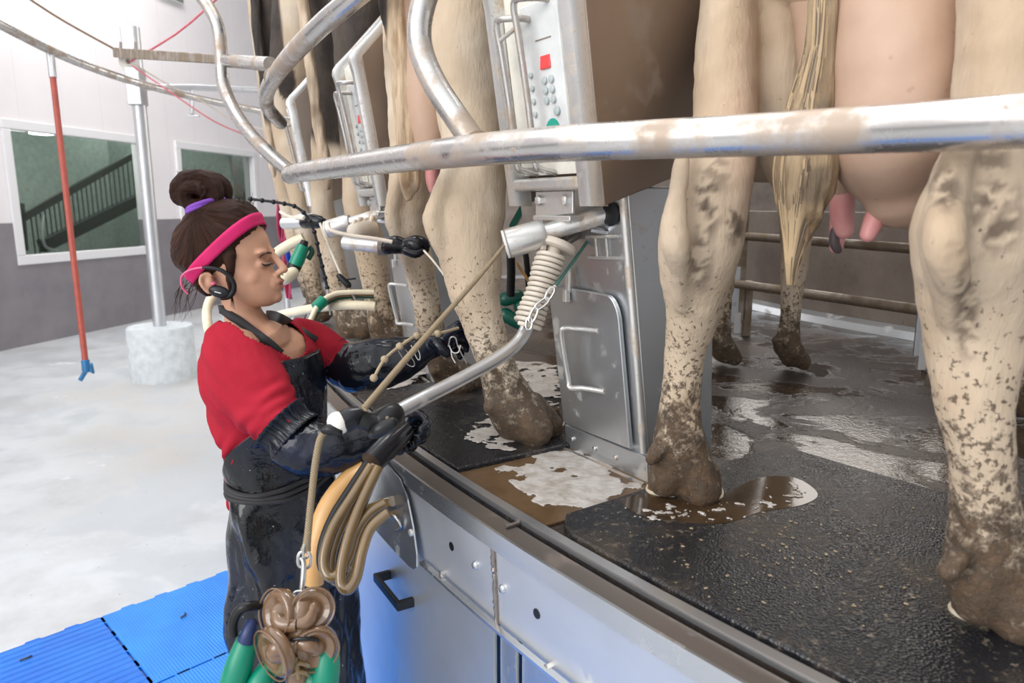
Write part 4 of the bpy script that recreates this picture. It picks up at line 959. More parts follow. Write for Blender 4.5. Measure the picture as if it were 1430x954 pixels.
# ---------------------------------------------------------------- cow 2
def paint2(p, n_):
    k = smst(.2, .6, fbm(p, 5) * .5 + .5); c = mixc(CREAM2, CREAM, k * .7)
    m_ = smst(.16, .12, (p - Vector((-.42, 2.05, 2.08))).length + .05 * noise.noise(p * 9)); c = mixc(c, BLACK, m_)
    # black saddle over the back
    m_ = smst(2.16, 2.22, p.z + .05 * noise.noise(p * 6)); return mixc(c, BLACK, m_)
c2r = pol(6.9, -150.4, DZ)
legR2 = [(690, -170, 2.0, 90, 1.6), (665, -80, 1.96, 80, 1.6), (655, 0, 1.92, 66, 1.6), (656, 80, 1.88, 60, 1.5), (660, 150, 1.84, 52, 1.4), (663, 200, 1.79, 46, 1.2), (660, 250, 1.76, 47, 1.0), (651, 300, 1.74, 55, .95), (655, 338, 1.73, 48, .95), (660, 380, 1.73, 41, 1.0),
         (662, 410, 1.73, 35, 1.0), (672, 440, 1.735, 31, 1.0), (682, 475, 1.74, 28, 1.0), (694, 510, 1.745, 27, 1.0), (704, 540, 1.75, 31, 1.0), (716, 570, 1.755, 37, .95), (730, 592, 1.77, 36, .8)]
heel2 = [(645, 190, 1.72, 11, 1), (625, 245, 1.69, 12, 1), (610, 285, 1.675, 14, 1), (604, 308, 1.67, 14, 1), (613, 335, 1.68, 13, 1), (640, 400, 1.72, 9, 1)]
heel2b = [(566, 200, 2.12, 8, 1), (556, 250, 2.10, 9, 1), (548, 290, 2.09, 11, 1), (548, 312, 2.09, 11, 1), (560, 345, 2.11, 9, 1), (578, 390, 2.15, 7, 1)]
cl2 = [(730, 580, 1.74, 30, 1.0), (748, 603, 1.73, 26, 1.2)], [(738, 572, 1.80, 28, 1), (764, 596, 1.80, 24, 1.1)], [(692, 555, 1.72, 12, 1), (685, 570, 1.71, 12, 1)]
legL2 = [(590, -160, 2.35, 60, 1.6), (578, -60, 2.30, 48, 1.5), (572, 40, 2.26, 38, 1.4), (571, 120, 2.22, 32, 1.3), (572, 200, 2.20, 28, 1.1), (571, 260, 2.17, 29, 1.0), (568, 305, 2.15, 29, 1.0), (575, 340, 2.16, 25, 1.0), (586, 375, 2.18, 22, 1), (593, 410, 2.2, 20.5, 1), (600, 450, 2.21, 20, 1),
         (608, 485, 2.22, 19, 1), (620, 512, 2.23, 22, 1), (634, 532, 2.25, 24, .9)]
cl2b = [(636, 525, 2.24, 19, 1), (645, 540, 2.24, 18, 1.2)], [(645, 520, 2.28, 18, 1), (658, 536, 2.29, 17, 1.2)], [(612, 512, 2.20, 9, 1), (606, 520, 2.19, 8, 1)]
rump2 = [(640, -200, 2.1, 120, 1), (620, -110, 2.1, 95, .9), (615, -50, 2.05, 70, .8)]
fA = Gz(1098, 519, DZ + .002); fB = Gz(1003, 512, DZ + .002)
cow2 = cow('second cow, cream hind legs with mud specks, left of the nearest pedestal', c2r, -150.4, [legR2, legL2], [heel2, heel2b, rump2] + list(cl2) + list(cl2b), (6.60, 5.0), paint2, [(fA, 0), (fB, 0)], voxel=.0085)
mb = MB().chain(C([(592, -80, 2.05, 48, 1), (594, 0, 2.02, 44, 1), (597, 100, 1.99, 38, 1), (600, 170, 1.97, 32, 1), (605, 220, 1.96, 22, 1)]), n=24)
ud = organic('udder', mb, .009, M['udder_skin'], cow2, 6)
MB().chain(C([(603, 225, 1.96, 10, 1), (603, 250, 1.96, 9, 1), (604, 265, 1.96, 6, 1)]), n=12).build('teat', M['teat_skin'], ud)
def tailc2(p, n_):
    k = noise.fractal(Vector((p.x * 30, p.y * 30, p.z * 8)), 1, 2, 3); c = mixc((.66, .50, .34), (.45, .30, .17), smst(-.1, .5, k))
    return mixc(c, BLACK, smst(2.0, 2.06, p.z) * smst(.0, .1, .05 - (715 + F * p.x / depth(p) - 541) * .02))
tail(cow2, [(540, -80, 2.02, 18, 1), (546, -20, 1.98, 20, 1), (556, 50, 1.96, 17, 1), (562, 110, 1.96, 15, 1), (566, 170, 1.96, 16, 1), (571, 220, 1.96, 16, 1), (572, 255, 1.96, 14, 1), (570, 280, 1.96, 4, 1)], tailc2)
claws(cow2, [(z0(V(746, 612, 1.775)), z0(V(768, 612, 1.79)), .038, .05), (z0(V(762, 600, 1.86)), z0(V(785, 602, 1.88)), .036, .05), (z0(V(646, 545, 2.30)), z0(V(662, 545, 2.33)), .036, .045)])
# ---------------------------------------------------------------- cow 3
def paint3(p, n_):
    k = smst(.2, .6, fbm(p, 5) * .5 + .5); c = mixc(CREAM2, CREAM, k)
    v = depth(p); px = 715 + F * p.x / v; q = px + 14 * noise.noise(p * 7)
    m_ = smst(1.78, 1.84, p.z + .10 * noise.noise(p * 5) + (px - 470) * .0014); return mixc(c, BLACK, m_)
c3r = pol(6.9, -160.6, DZ)
legL3 = [(455, -120, 3.2, 50, 1.5), (452, -40, 3.15, 40, 1.5), (455, 60, 3.1, 30, 1.5), (460, 140, 3.08, 24, 1.3), (455, 200, 3.05, 20, 1.2), (451, 250, 3.02, 17, 1), (450, 288, 3.0, 16, 1), (458, 325, 3.02, 17, 1), (466, 360, 3.03, 16, 1), (474, 400, 3.05, 16, 1), (482, 430, 3.06, 19, 1), (492, 450, 3.08, 26, 1)]
cl3 = [(484, 445, 3.05, 18, 1), (487, 458, 3.05, 18, 1.1)], [(503, 445, 3.05, 18, 1), (508, 458, 3.05, 18, 1.1)]
legR3 = [(500, -120, 2.85, 60, 1.5), (505, -40, 2.85, 50, 1.5), (505, 60, 2.83, 40, 1.5), (503, 150, 2.8, 32, 1.3), (502, 220, 2.76, 26, 1.1), (500, 270, 2.74, 22, 1), (505, 305, 2.74, 23, 1), (517, 345, 2.75, 23, 1), (524, 385, 2.76, 21, 1), (530, 420, 2.77, 20, 1), (536, 450, 2.78, 23, 1), (542, 466, 2.8, 25, 1)]
cl3b = [(532, 455, 2.77, 15, 1), (536, 470, 2.77, 16, 1.1)], [(550, 455, 2.77, 15, 1), (555, 470, 2.77, 15, 1.1)], [(526, 450, 2.74, 7, 1), (519, 462, 2.73, 6, 1)]
rump3 = [(470, -160, 3.1, 90, 1), (470, -60, 3.05, 62, .9), (474, 20, 3.05, 45, .8), (474, 90, 3.05, 26, .8), (474, 170, 3.05, 22, .8), (474, 230, 3.02, 16, .8)]
cow3 = cow('third cow, black above and cream below, behind the tilted second control post', c3r, -160.6, [legL3, legR3], [rump3] + list(cl3) + list(cl3b), (6.6, 5.0), paint3, [(pol(5.75, -158.9, DZ), 0), (pol(5.75, -162.6, DZ), 0)], voxel=.012, it=5)
def tailc3(p, n_): return mixc((.68, .53, .38), (.42, .30, .2), smst(0, .5, noise.noise(p * 12)))
tail(cow3, [(420, -40, 2.9, 9, 1), (428, 40, 2.88, 9, 1), (434, 90, 2.87, 8, 1), (441, 150, 2.86, 8, 1), (449, 200, 2.85, 8, 1), (455, 235, 2.85, 9, 1), (458, 262, 2.85, 5, 1)], tailc3, voxel=.008)
claws(cow3, [(z0(Gz(510, 468, HZ)), z0(Gz(526, 466, HZ)), .045, .045), (z0(Gz(555, 482, HZ)), z0(Gz(570, 480, HZ)), .04, .045)])
# ---------------------------------------------------------------- cow 4
def paint4(p, n_):
    v = depth(p); r_ = Vector((0, sP, cP)); py = 477 - F * (p - CAM).dot(r_) / v; px = 715 + F * p.x / v
    k = smst(.2, .6, fbm(p, 5) * .5 + .5); c = mixc(CREAM2, CREAM, k); q = 5 * noise.noise(p * 11)
    m_ = smst(30, 24, math.hypot((px - 401) * 2.3, (py - 117) * 1.1) + q) ; c = mixc(c, BLACK, m_)
    m_ = smst(17, 13, math.hypot((px - 374 - py * .12) * 1.0, max(0, py - 60) * .5) + q * .6); return mixc(c, BLACK, m_)
c4r = pol(6.95, -169.4, DZ)
legL4 = [(372, -90, 4.3, 30, 1.4), (372, 0, 4.2, 26, 1.4), (376, 80, 4.1, 20, 1.3), (378, 150, 4.05, 14, 1.2), (384, 210, 4.0, 11, 1.1), (394, 260, 4.0, 11, 1), (404, 300, 4.0, 11, 1), (415, 350, 4.0, 11, 1), (430, 395, 4.0, 12, 1), (434, 408, 4.0, 13, 1)]
legR4 = [(420, -90, 3.7, 40, 1.4), (415, 0, 3.7, 34, 1.4), (408, 80, 3.7, 30, 1.4), (402, 150, 3.7, 24, 1.3), (404, 200, 3.68, 20, 1.2), (412, 250, 3.65, 16, 1), (418, 285, 3.64, 13, 1), (425, 320, 3.65, 13, 1), (432, 360, 3.66, 12, 1), (438, 400, 3.67, 12, 1), (444, 425, 3.68, 16, 1), (450, 436, 3.69, 17, 1)]
rump4 = [(395, -110, 4.0, 60, 1), (395, 0, 3.95, 44, .9), (397, 80, 3.92, 34, .8), (394, 160, 3.9, 22, .8), (395, 210, 3.9, 12, .8)]
cow4 = cow('farthest cow, cream with a black oval patch on the rump, seen through the bent pipes', c4r, -169.4, [legL4, legR4], [rump4], (6.6, 5.0), paint4, [(pol(5.75, -167.5, DZ), 0), (pol(5.75, -171, DZ), 0)], voxel=.014, it=4)
tail(cow4, [(357, -60, 3.8, 7, 1), (357, 0, 3.8, 7, 1), (360, 45, 3.78, 8, 1), (366, 90, 3.77, 7, 1), (372, 140, 3.76, 7, 1), (377, 190, 3.75, 6, 1), (381, 230, 3.75, 6, 1), (383, 245, 3.75, 3, 1)], lambda p, n_: mixc((.7, .56, .42), BLACK, smst(1.98, 2.04, p.z)), voxel=.009)
# ============================================================ WORKER
t = NT('skin'); col = t.attr('Col')
M['skin'] = t.set(col=t.mix(t.ramp(t.noise(40, 4), [(.4, 0.0), (.7, .18)]), col, (.44, .23, .145)), rough=.5, sss=.12, nrm=t.bump(t.noise(220, 3), .08, .001))
t = NT('red_cotton')
wv = t.noise(9, 4, .55, src=t.map((1, 1, 1)))
M['red_cotton'] = t.set(col=t.ramp(t.noise(4, 5), [(.3, (.30, .013, .026)), (.7, (.39, .018, .036))]), rough=.9, spec=.15, nrm=t.bump(t.math('ADD', wv, t.math('MULTIPLY', t.noise(300, 2), .06)), .6, .014))
t = NT('pvc_black')
n = t.noise(7, 4, .5, dist=.8); n2 = t.noise(22, 4, .55, dist=.6); sp = t.ramp(t.noise(110, 2, .5), [(.735, 0.0), (.76, .8)])
M['pvc_black'] = t.set(col=t.mix(sp, t.ramp(t.noise(3, 4), [(.45, (.007, .008, .010)), (.75, (.008, .014, .04))]), (.45, .42, .38)), rough=.12, spec=.45, nrm=t.bump(t.math('ADD', n, t.math('MULTIPLY', n2, .35)), .6, .02))
t = NT('pvc_glove')
n = t.noise(10, 4, .5, dist=1.0); n2 = t.noise(34, 3, .5, dist=.5)
M['pvc_glove'] = t.set(col=t.ramp(t.noise(4, 4), [(.45, (.007, .008, .011)), (.8, (.008, .015, .05))]), rough=.17, spec=.3, nrm=t.bump(t.math('ADD', n, t.math('MULTIPLY', n2, .3)), .5, .010))
t = NT('hair')
uv = t.n.new('ShaderNodeUVMap').outputs[0]
n = t.noise(1.0, 6, .7, src=t.map((34, 7, 1), src=uv)); n2 = t.noise(1.0, 4, .6, src=t.map((5, 3, 1), src=uv))
c = t.mix(t.ramp(n, [(.35, 0.0), (.75, 1.0)]), (.008, .004, .003), (.065, .024, .014))
M['hair'] = t.set(col=t.mix(t.ramp(n2, [(.45, .0), (.75, .35)]), c, (.09, .033, .018)), rough=.40, spec=.16, nrm=t.bump(n, .9, .004))
simple('magenta_cloth', (.62, .012, .13), .8); simple('purple_cloth', (.20, .06, .42), .85); simple('pink_plastic', (.75, .12, .26), .4)
simple('strap_black', (.03, .028, .03), .75); simple('lash', (.01, .008, .008), .6); simple('brow', (.035, .018, .012), .8); simple('lip', (.36, .11, .09), .45)
t = NT('eye_white'); M['eye_white'] = t.set(col=(.55, .50, .46), rough=.2)
wr = thing('person', 'person in a red shirt, black apron and long gloves attaching milking equipment at the platform', 'person', (-.57, 1.66, 0))
FD = Vector((.927, -.375, 0)); WD_ = Vector((.375, .927, 0))
def loft(mb, rows, n=28, ex=2.0, fd=FD, wd=WD_, sub=3):
    """rows: (center, a front-back, b side-side)"""
    c = [r[0] for r in rows]; a = [r[1] for r in rows]; b = [r[2] for r in rows]
    cc, a = spline(c, a, sub); _, b = spline(c, b, sub); vs = []; m = len(cc)
    for i in range(m):
        for k in range(n):
            q = 2 * math.pi * k / n; x, y = math.cos(q), math.sin(q)
            x = math.copysign(abs(x) ** (2 / ex), x); y = math.copysign(abs(y) ** (2 / ex), y)
            vs.append(cc[i] + fd * a[i] * x + wd * b[i] * y)
    return mb.add(vs, [(i * n + k, i * n + (k + 1) % n, (i + 1) * n + (k + 1) % n, (i + 1) * n + k) for i in range(m - 1) for k in range(n)] + [tuple(range(n - 1, -1, -1)), tuple((m - 1) * n + k for k in range(n))])
TC = {1.345: V(352, 446, 1.655), 1.30: V(362, 470, 1.655), 1.24: V(368, 505, 1.655), 1.17: V(370, 545, 1.655), 1.08: V(377, 600, 1.655), .97: V(393, 665, 1.655), .88: V(401, 712, 1.655), .79: V(409, 758, 1.655)}
TZ = sorted(TC, reverse=True)
def tc(z):
    for i in range(len(TZ) - 1):
        if TZ[i] >= z >= TZ[i + 1]:
            k = (TZ[i] - z) / (TZ[i] - TZ[i + 1]); p = TC[TZ[i]].lerp(TC[TZ[i + 1]], k); return Vector((p.x, p.y, z))
    p = TC[TZ[0]] if z > TZ[0] else TC[TZ[-1]]; return Vector((p.x, p.y, z))
# ---- body: one continuous skin
mb = MB()
loft(mb, [(tc(1.31), .05, .10), (tc(1.27), .085, .155), (tc(1.17), .100, .14), (tc(1.08), .085, .12), (tc(.97), .068, .11), (tc(.88), .078, .13), (tc(.79), .085, .135)])
mb.chain(C([(334, 412, 1.645, 25, 1.0), (340, 440, 1.65, 26, 1.05), (350, 462, 1.655, 34, 1.2), (362, 480, 1.655, 46, 1.3)]))
# head slices : (row, front px, back px, half width m)
rows = [(290, 335, 296, .025), (294, 345, 286, .045), (298, 351, 278, .058), (305, 359, 270, .068), (318, 365, 268, .072), (332, 373, 270, .074), (345, 377, 273, .0735), (356, 377.5, 278, .072), (368, 376, 285, .070), (380, 383, 293, .067), (390, 388, 300, .063), (400, 390, 308, .058), (409, 390, 318, .051), (417, 389, 332, .042), (423, 385, 342, .032), (427.5, 377, 350, .018)]
L = []
HY = 1.635
for (py, fx, bx, w_) in rows:
    a = V(fx, py, HY); b = V(bx, py, HY); L.append(((a + b) / 2, (a - b).length / 2, w_))
cs = [l[0] for l in L]; aa = [l[1] for l in L]; bb = [l[2] for l in L]
c2, aa2 = spline(cs, aa, 3); _, bb2 = spline(cs, bb, 3); n = 32; vs = []
for i in range(len(c2)):
    tt = i / (len(c2) - 1)
    for k in range(n):
        q = 2 * math.pi * k / n; x, y = math.cos(q), math.sin(q); ex = 2.25 if x > 0 else 2.0
        vs.append(c2[i] + Vector((aa2[i] * math.copysign(abs(x) ** (2 / ex), x), bb2[i] * math.copysign(abs(y) ** (2 / 2.1), y) * (1 - .16 * max(0, x)), 0)))
m = len(c2)
mb.add(vs, [(i * n + k, i * n + (k + 1) % n, (i + 1) * n + (k + 1) % n, (i + 1) * n + k) for i in range(m - 1) for k in range(n)] + [tuple(range(n - 1, -1, -1)), tuple((m - 1) * n + k for k in range(n))])
def hp(px, py, dy=0.0): return V(px, py, HY) + Vector((0, dy, 0))
mb.tube([hp(376, 347), hp(383, 359), hp(391.5, 369), hp(396.5, 375.5)], [.007, .0078, .0088, .0092], 12, smooth=4, round_=True)
mb.ell(hp(397, 376.5), (.0090, .0100, .0088)); 
for s_ in (-1, 1):
    mb.ell(hp(391, 380, s_ * .0105), (.0095, .0062, .0068)); mb.ell(hp(371.5, 351, s_ * .028), (.011, .024, .0065)); mb.ell(hp(358, 386, s_ * .030), (.028, .030, .028)); mb.ell(hp(371, 367, s_ * .030), (.0125, .0135, .0105))
mb.ell(hp(392, 392), (.0080, .016, .0048)); mb.ell(hp(391.5, 400.5), (.0080, .0145, .0052)); mb.ell(hp(386.5, 414.5), (.0125, .019, .014)); mb.ell(hp(384, 396), (.0155, .028, .021)); mb.ell(hp(380, 408), (.018, .030, .018))
# ears
for s_ in (-1, 1):
    q = lambda x, y, d=0: hp(x, y, s_ * (.072 + d))
    mb.tube([q(314, 381), q(308, 377), q(301, 380), q(300, 389, .006), q(304, 397, .004), q(309, 403), q(314, 403, -.004)], [.004, .0045, .005, .005, .0045, .005, .004], 8, smooth=4, round_=True)
    mb.ell(q(309, 391, -.008), (.012, .009, .018))
# arms (inside the sleeves and gloves)
def arm(pts): mb.chain(C(pts), n=16)
arm([(332, 486, 1.545, 30, 1), (352, 535, 1.50, 26, 1), (382, 580, 1.465, 22, 1), (408, 612, 1.45, 20, 1), (470, 618, 1.45, 20, 1), (530, 602, 1.49, 15, 1)])
arm([(432, 488, 1.81, 18, 1), (447, 492, 1.812, 20, 1), (475, 506, 1.815, 18, 1), (520, 506, 1.80, 18, 1), (585, 490, 1.80, 13, 1)])
# legs
for s_ in (-1, 1):
    b0 = tc(.79) + WD_ * (s_ * .058)
    mb.tube([b0 + Vector((0, 0, .05)), b0 + Vector((.01, 0, -.12)), Vector((b0.x + .02, b0.y, .45)), Vector((b0.x, b0.y, .36)), Vector((b0.x - .01, b0.y, .08))], [.065, .062, .052, .050, .035], 14, smooth=4, round_=True)
SK = (.58, .315, .205)
def skinc(p, n_):
    k = fbm(p, 20) * .06; c = tuple(max(0, v * (1 + k)) for v in SK)
    q = (p - hp(395.5, 396)); lip = smst(.016, .010, math.sqrt(q.x ** 2 + (q.y * .62) ** 2 + (q.z * 1.15) ** 2) ) * (1 if q.x > -.006 else 0)
    c = mixc(c, (.40, .13, .11), lip * .8)
    for s_ in (-1, 1): c = mixc(c, (.30, .135, .085), smst(.022, .008, (p - hp(377, 362, s_ * .034)).length) * .55)
    return mixc(c, (.50, .23, .15), smst(.04, .01, (p - hp(368, 388, -.05)).length) * .2)
body = organic('body', mb, .0036, M['skin'], wr, 5, skinc)
def bvh(*objs):
    vs = []; fs = []
    for o in objs:
        n0 = len(vs); off = wloc(o); vs += [v.co + off for v in o.data.vertices]; fs += [tuple(i + n0 for i in p.vertices) for p in o.data.polygons]
    return BVHTree.FromPolygons(vs, fs)
B_body = bvh(body)
def RC(bv, px, py, off=.002, fall=1.6):
    d = ray(px, py).normalized(); h = bv.ray_cast(CAM, d)
    return (h[0] - d * off) if h[0] is not None else V(px, py, fall)
# eye: lids, lashes, brow
mb = MB().tube([RC(B_body, 365, 368, .0005), RC(B_body, 370, 370.8, .0018), RC(B_body, 375, 370.5, .0022), RC(B_body, 380, 367.5, .001)], [.0008, .0018, .0020, .0010], 6, smooth=4); mb.build('eyelashes', M['lash'], body)
MB().tube([RC(B_body, 368, 367.5, .0), RC(B_body, 372, 368, .001), RC(B_body, 376, 367.5, .001), RC(B_body, 378.5, 366, .0)], [.0006, .0016, .0016, .0006], 6, smooth=4).build('eyeball', M['eye_white'], body)
MB().tube([RC(B_body, 362, 360.5, .0002), RC(B_body, 367, 355.5, .0004), RC(B_body, 373, 353, .0004), RC(B_body, 379, 353.5, .0004)], [.0006, .0018, .0024, .0016], 6, smooth=4, up=(1, 0, 0)).build('eyebrow', M['brow'], body)
MB().tube([RC(B_body, 386, 398.5, .0), RC(B_body, 391, 397, .0004), RC(B_body, 396, 396.5, .0004)], .0007, 6, smooth=3).build('mouth_line', M['lash'], body)
MB().ell(RC(B_body, 394.5, 384, 0), (.0025, .002, .0014)).build('nostril', M['lash'], body)
# ---- hair
mb = MB()
hr = [(278, 330, 305, .022), (283, 343, 290, .048), (292, 354, 272, .066), (308, 362, 259, .077), (320, 364, 250, .084), (334, 359, 246, .086), (348, 354, 246, .086), (360, 346, 248, .084), (370, 336, 254, .078), (380, 318, 264, .069), (392, 306, 276, .060), (404, 303, 287, .054), (412, 302, 295, .040)]
L = []
for (py, fx, bx, w_) in hr:
    a = V(fx, py, HY); b = V(bx, py, HY); L.append(((a + b) / 2, (a - b).length / 2, w_))
cs = [l[0] for l in L]; c2, aa2 = spline(cs, [l[1] for l in L], 3); _, bb2 = spline(cs, [l[2] for l in L], 3); vs = []; m = len(c2); n = 36
for i in range(m):
    for k in range(n):
        q = 2 * math.pi * k / n; x, y = math.cos(q), math.sin(q)
        vs.append(c2[i] + Vector((aa2[i] * math.copysign(abs(x) ** (.62 if x > 0 else .9), x), bb2[i] * math.copysign(abs(y) ** .78, y), 0)))
mb.add(vs, [(i * n + k, i * n + (k + 1) % n, (i + 1) * n + (k + 1) % n, (i + 1) * n + k) for i in range(m - 1) for k in range(n)] + [tuple(range(n - 1, -1, -1)), tuple((m - 1) * n + k for k in range(n))])
BB = hp(291, 294)
mb.tube([BB + Vector((.01, 0, -.03)), BB, hp(286, 286)], [.05, .03, .024], 16, smooth=3, round_=True)
# sideburn strands beside the ear
mb.tube([hp(338, 350, -.070), hp(338, 372, -.068), hp(336, 392, -.064), hp(337, 412, -.060)], [.013, .010, .006, .0015], 8, smooth=4)
def huv(p):
    d = p - BB; return (math.atan2(d.z, d.x) * 1.0 + (d.y) * 9, d.length * 2)
def hdisp(c, n_):
    d = c - BB; a = math.atan2(d.z, d.x); return .0028 * noise.noise(Vector((a * 9, d.y * 55, d.length * 6))) + .0016 * noise.noise(Vector((a * 30, d.y * 140, d.length * 8)))
hair = organic('hair', mb, .0035, M['hair'], wr, 4, None, hdisp, huv)
# bun: coiled rope of hair
mb = MB(); Bc = hp(281, 268)
path = [(268, 285, -.012), (258, 277, -.022), (256, 264, -.024), (264, 252, -.020), (279, 248, -.012), (293, 251, -.012), (303, 261, -.016), (305, 274, -.018), (300, 284, -.022), (287, 288, -.028), (272, 284, -.030), (266, 272, -.034), (274, 263, -.036), (288, 264, -.036), (294, 273, -.034)]
mb.tube([hp(x, y, d) for x, y, d in path], [.010, .017, .019, .019, .018, .018, .018, .018, .017, .017, .016, .016, .015, .014, .010], 16, smooth=5, round_=True)
mb.tube([hp(x, y, .05 + d) for x, y, d in path[:10]], [.010, .017, .019, .019, .018, .018, .018, .018, .017, .014], 16, smooth=5, round_=True)
mb.ell(Bc + Vector((0, .005, 0)), (.030, .030, .026)); mb.ell(hp(284, 288), (.026, .026, .016))
def bdisp(c, n_):
    d = c - Bc; a = math.atan2(d.z, d.x); rr_ = math.hypot(d.x, d.z); return .0022 * noise.noise(Vector((a * 2.5, rr_ * 190, d.y * 90))) + .0012 * noise.noise(Vector((a * 5, rr_ * 420, d.y * 200)))
bun = organic('hair_bun', mb, .003, M['hair'], hair, 2, None, bdisp, lambda p: (math.hypot(p.x - Bc.x, p.z - Bc.z) * 34 + p.y * 14, math.atan2(p.z - Bc.z, p.x - Bc.x) * .35))
mb = MB(); random.seed(3)
def stray(a, b, c): mb.tube([a, b, c], [.0007, .0006, .0002], 4, smooth=4)
for i in range(26):
    x = random.uniform(256, 300); a = hp(x, random.uniform(248, 262), random.uniform(-.03, .0)); dx = random.uniform(-14, 2); stray(a, hp(x + dx * .5, random.uniform(240, 250), -.02), hp(x + dx, random.uniform(228, 246), random.uniform(-.03, .02)))
for i in range(14):
    x = random.uniform(268, 292); a = hp(x, random.uniform(384, 400), -.055); stray(a, hp(x - random.uniform(2, 12), random.uniform(400, 415), -.06), hp(x - random.uniform(6, 22), random.uniform(415, 445), -.06))
for i in range(12):
    a = hp(random.uniform(320, 350), random.uniform(283, 300), random.uniform(-.03, .02)); stray(a, a + Vector((.006, 0, .012)), a + Vector((random.uniform(-.01, .02), 0, random.uniform(.01, .03))))
for (p_) in (((345, 302), (339, 290), (331, 273)), ((352, 305), (344, 292), (336, 280))): stray(hp(*p_[0]), hp(*p_[1]), hp(*p_[2]))
for i in range(6): stray(hp(334 + i * .8, 396, -.066), hp(337 + i * .5, 410, -.062), hp(336 + i * 1.2, 424 + i, -.058))
mb.build('stray_hairs', M['hair'], hair)
mb = MB(); 
for k_, dd in ((0, 0), (1, .008)):
    mb.tube([BB + Vector((-.004, 0, .006 + dd * .7)) + Vector((math.cos(a) * .036, 0, math.cos(a) * .013)) + Vector((0, math.sin(a) * .052, 0)) for a in [i * math.pi / 12 for i in range(24)]], .0062, 10, closed=True)
mb.build('hair_tie', M['purple_cloth'], hair)
# ---- headband
B_hh = bvh(body, hair)
A0 = hp(358, 310); B0 = hp(279, 387); Cb = (A0 + B0) / 2 + Vector((.0, 0, -.0)); ax = (A0 - B0).normalized(); nz = ax.cross(Vector((0, 1, 0))).normalized()
if nz.z < 0: nz = -nz
nn = 64; vs = []; W5 = (-.013, -.007, 0, .007, .013)
for i in range(nn):
    a = 2 * math.pi * i / nn; d = ax * math.cos(a) + Vector((0, 1, 0)) * math.sin(a); rr_ = []
    for w_ in W5:
        o = Cb + nz * w_; h = B_hh.ray_cast(o + d * .3, -d); rr_.append((h[0] - o).length if h[0] is not None else .09)
    mx = sum(rr_) / 5
    for w_, r_ in zip(W5, rr_): vs.append((w_, d, max(r_, mx - .004)))
R_ = []
for i in range(nn * 5):  # smooth around
    k = i % 5; j = i // 5; R_.append(sum(vs[((j + q) % nn) * 5 + k][2] for q in (-2, -1, 0, 1, 2)) / 5)
mb = MB(); pts_ = [Cb + nz * vs[i][0] + vs[i][1] * (R_[i] + .0028) for i in range(nn * 5)]
mb.add(pts_, [(i * 5 + k, i * 5 + k + 1, ((i + 1) % nn) * 5 + k + 1, ((i + 1) % nn) * 5 + k) for i in range(nn) for k in range(4)])
hb = mb.build('headband', M['magenta_cloth'], wr, solid=.003)
# ---- headphones
hpn = MB().tube([hp(307, 369, -.088), hp(318, 369.5, -.088), hp(330, 373, -.086), hp(340, 381, -.083), hp(345, 391, -.080), hp(344, 401, -.078), hp(338, 408, -.077), hp(329, 410, -.077)], [.0035, .004, .0045, .005, .0055, .006, .0065, .006], 12, smooth=5, round_=True).build('headphone_hook', M['black_plastic'], wr)
MB().tube([hp(283, 404, -.078), hp(278, 395, -.086), hp(278, 383, -.09), hp(285, 375, -.092), hp(296, 370.5, -.09), hp(308, 369, -.088)], .0024, 8, smooth=5, round_=True).build('pink_band', M['pink_plastic'], hpn)
Rt = Matrix.Rotation(math.radians(14), 3, 'Y')
MB().ell(hp(326, 402, -.080), (.024, .009, .0135), M=Rt, n=24, m=14).build('ear_pad', M['black_plastic'], hpn)
MB().ell(hp(318, 391, -.080), (.006, .007, .004)).build('ear_tip', M['pink_plastic'], hpn)
MB().box(hp(326, 402, -.0895), (.014, .0006, .0018), M=Rt).build('brand_mark', M['plastic_grey'], hpn)
# ---- shirt
mb = MB()
loft(mb, [(tc(1.335), .045, .075), (tc(1.31), .075, .135), (tc(1.26), .100, .170), (tc(1.17), .113, .155), (tc(1.08), .104, .140), (tc(.97), .086, .130), (tc(.93), .080, .125), (tc(.89), .080, .12)])
mb.chain(C([(328, 478, 1.56, 40, 1.0), (334, 505, 1.535, 48, .95), (350, 540, 1.505, 49, .95), (374, 572, 1.475, 43, .95), (396, 595, 1.455, 36, 1.0), (400, 600, 1.453, 34, 1.0)]))
mb.chain(C([(415, 474, 1.78, 30, 1.0), (437, 484, 1.80, 34, 1.0), (458, 497, 1.815, 32, 1.0), (474, 507, 1.815, 29, 1.0)]))
# tail of the shirt behind the apron
mb.chain(C([(334, 600, 1.68, 24, 1.6), (332, 640, 1.70, 18, 1.6), (330, 672, 1.71, 12, 1.6), (326, 695, 1.71, 8, 1.5), (326, 708, 1.71, 5, 1.5)]))
def sdisp(c, n_):
    a = V(330, 495, 1.54); b = V(404, 604, 1.45); s_ = (c - a).dot((b - a).normalized()); dl = (c - a).length
    w_ = .0042 * (.5 + noise.noise(c * 11) * 1.6) * math.sin(s_ * 190 + 11 * noise.noise(c * 8)) * smst(.06, .14, s_) * smst(1.65, 1.5, c.y)
    tw = (c.z - 1.0); w2 = .010 * noise.noise(Vector((c.x * 9, c.y * 9, c.z * 24 + c.x * 16)))
    return w_ + w2 + .004 * noise.noise(c * 15)
shirt = organic('shirt', mb, .005, M['red_cotton'], wr, 5, None, sdisp)
bm = bmesh.new(); bm.from_mesh(shirt.data); off = wloc(wr)
Pn = V(300, 447, 1.655); Pf = V(404, 489, 1.655); nl = (Pf - Pn).normalized().cross(Vector((0, 1, 0)))
if nl.z < 0: nl = -nl
nb = V(344, 445, 1.655)
kill = []
for v in bm.verts:
    p = v.co + off; lat = (p - nb).dot(WD_); fr = (p - nb).dot(FD)
    kk = (p - Pn).dot(nl)
    if kk > abs(lat) * .35 and -.11 < lat < .095: kill.append(v)
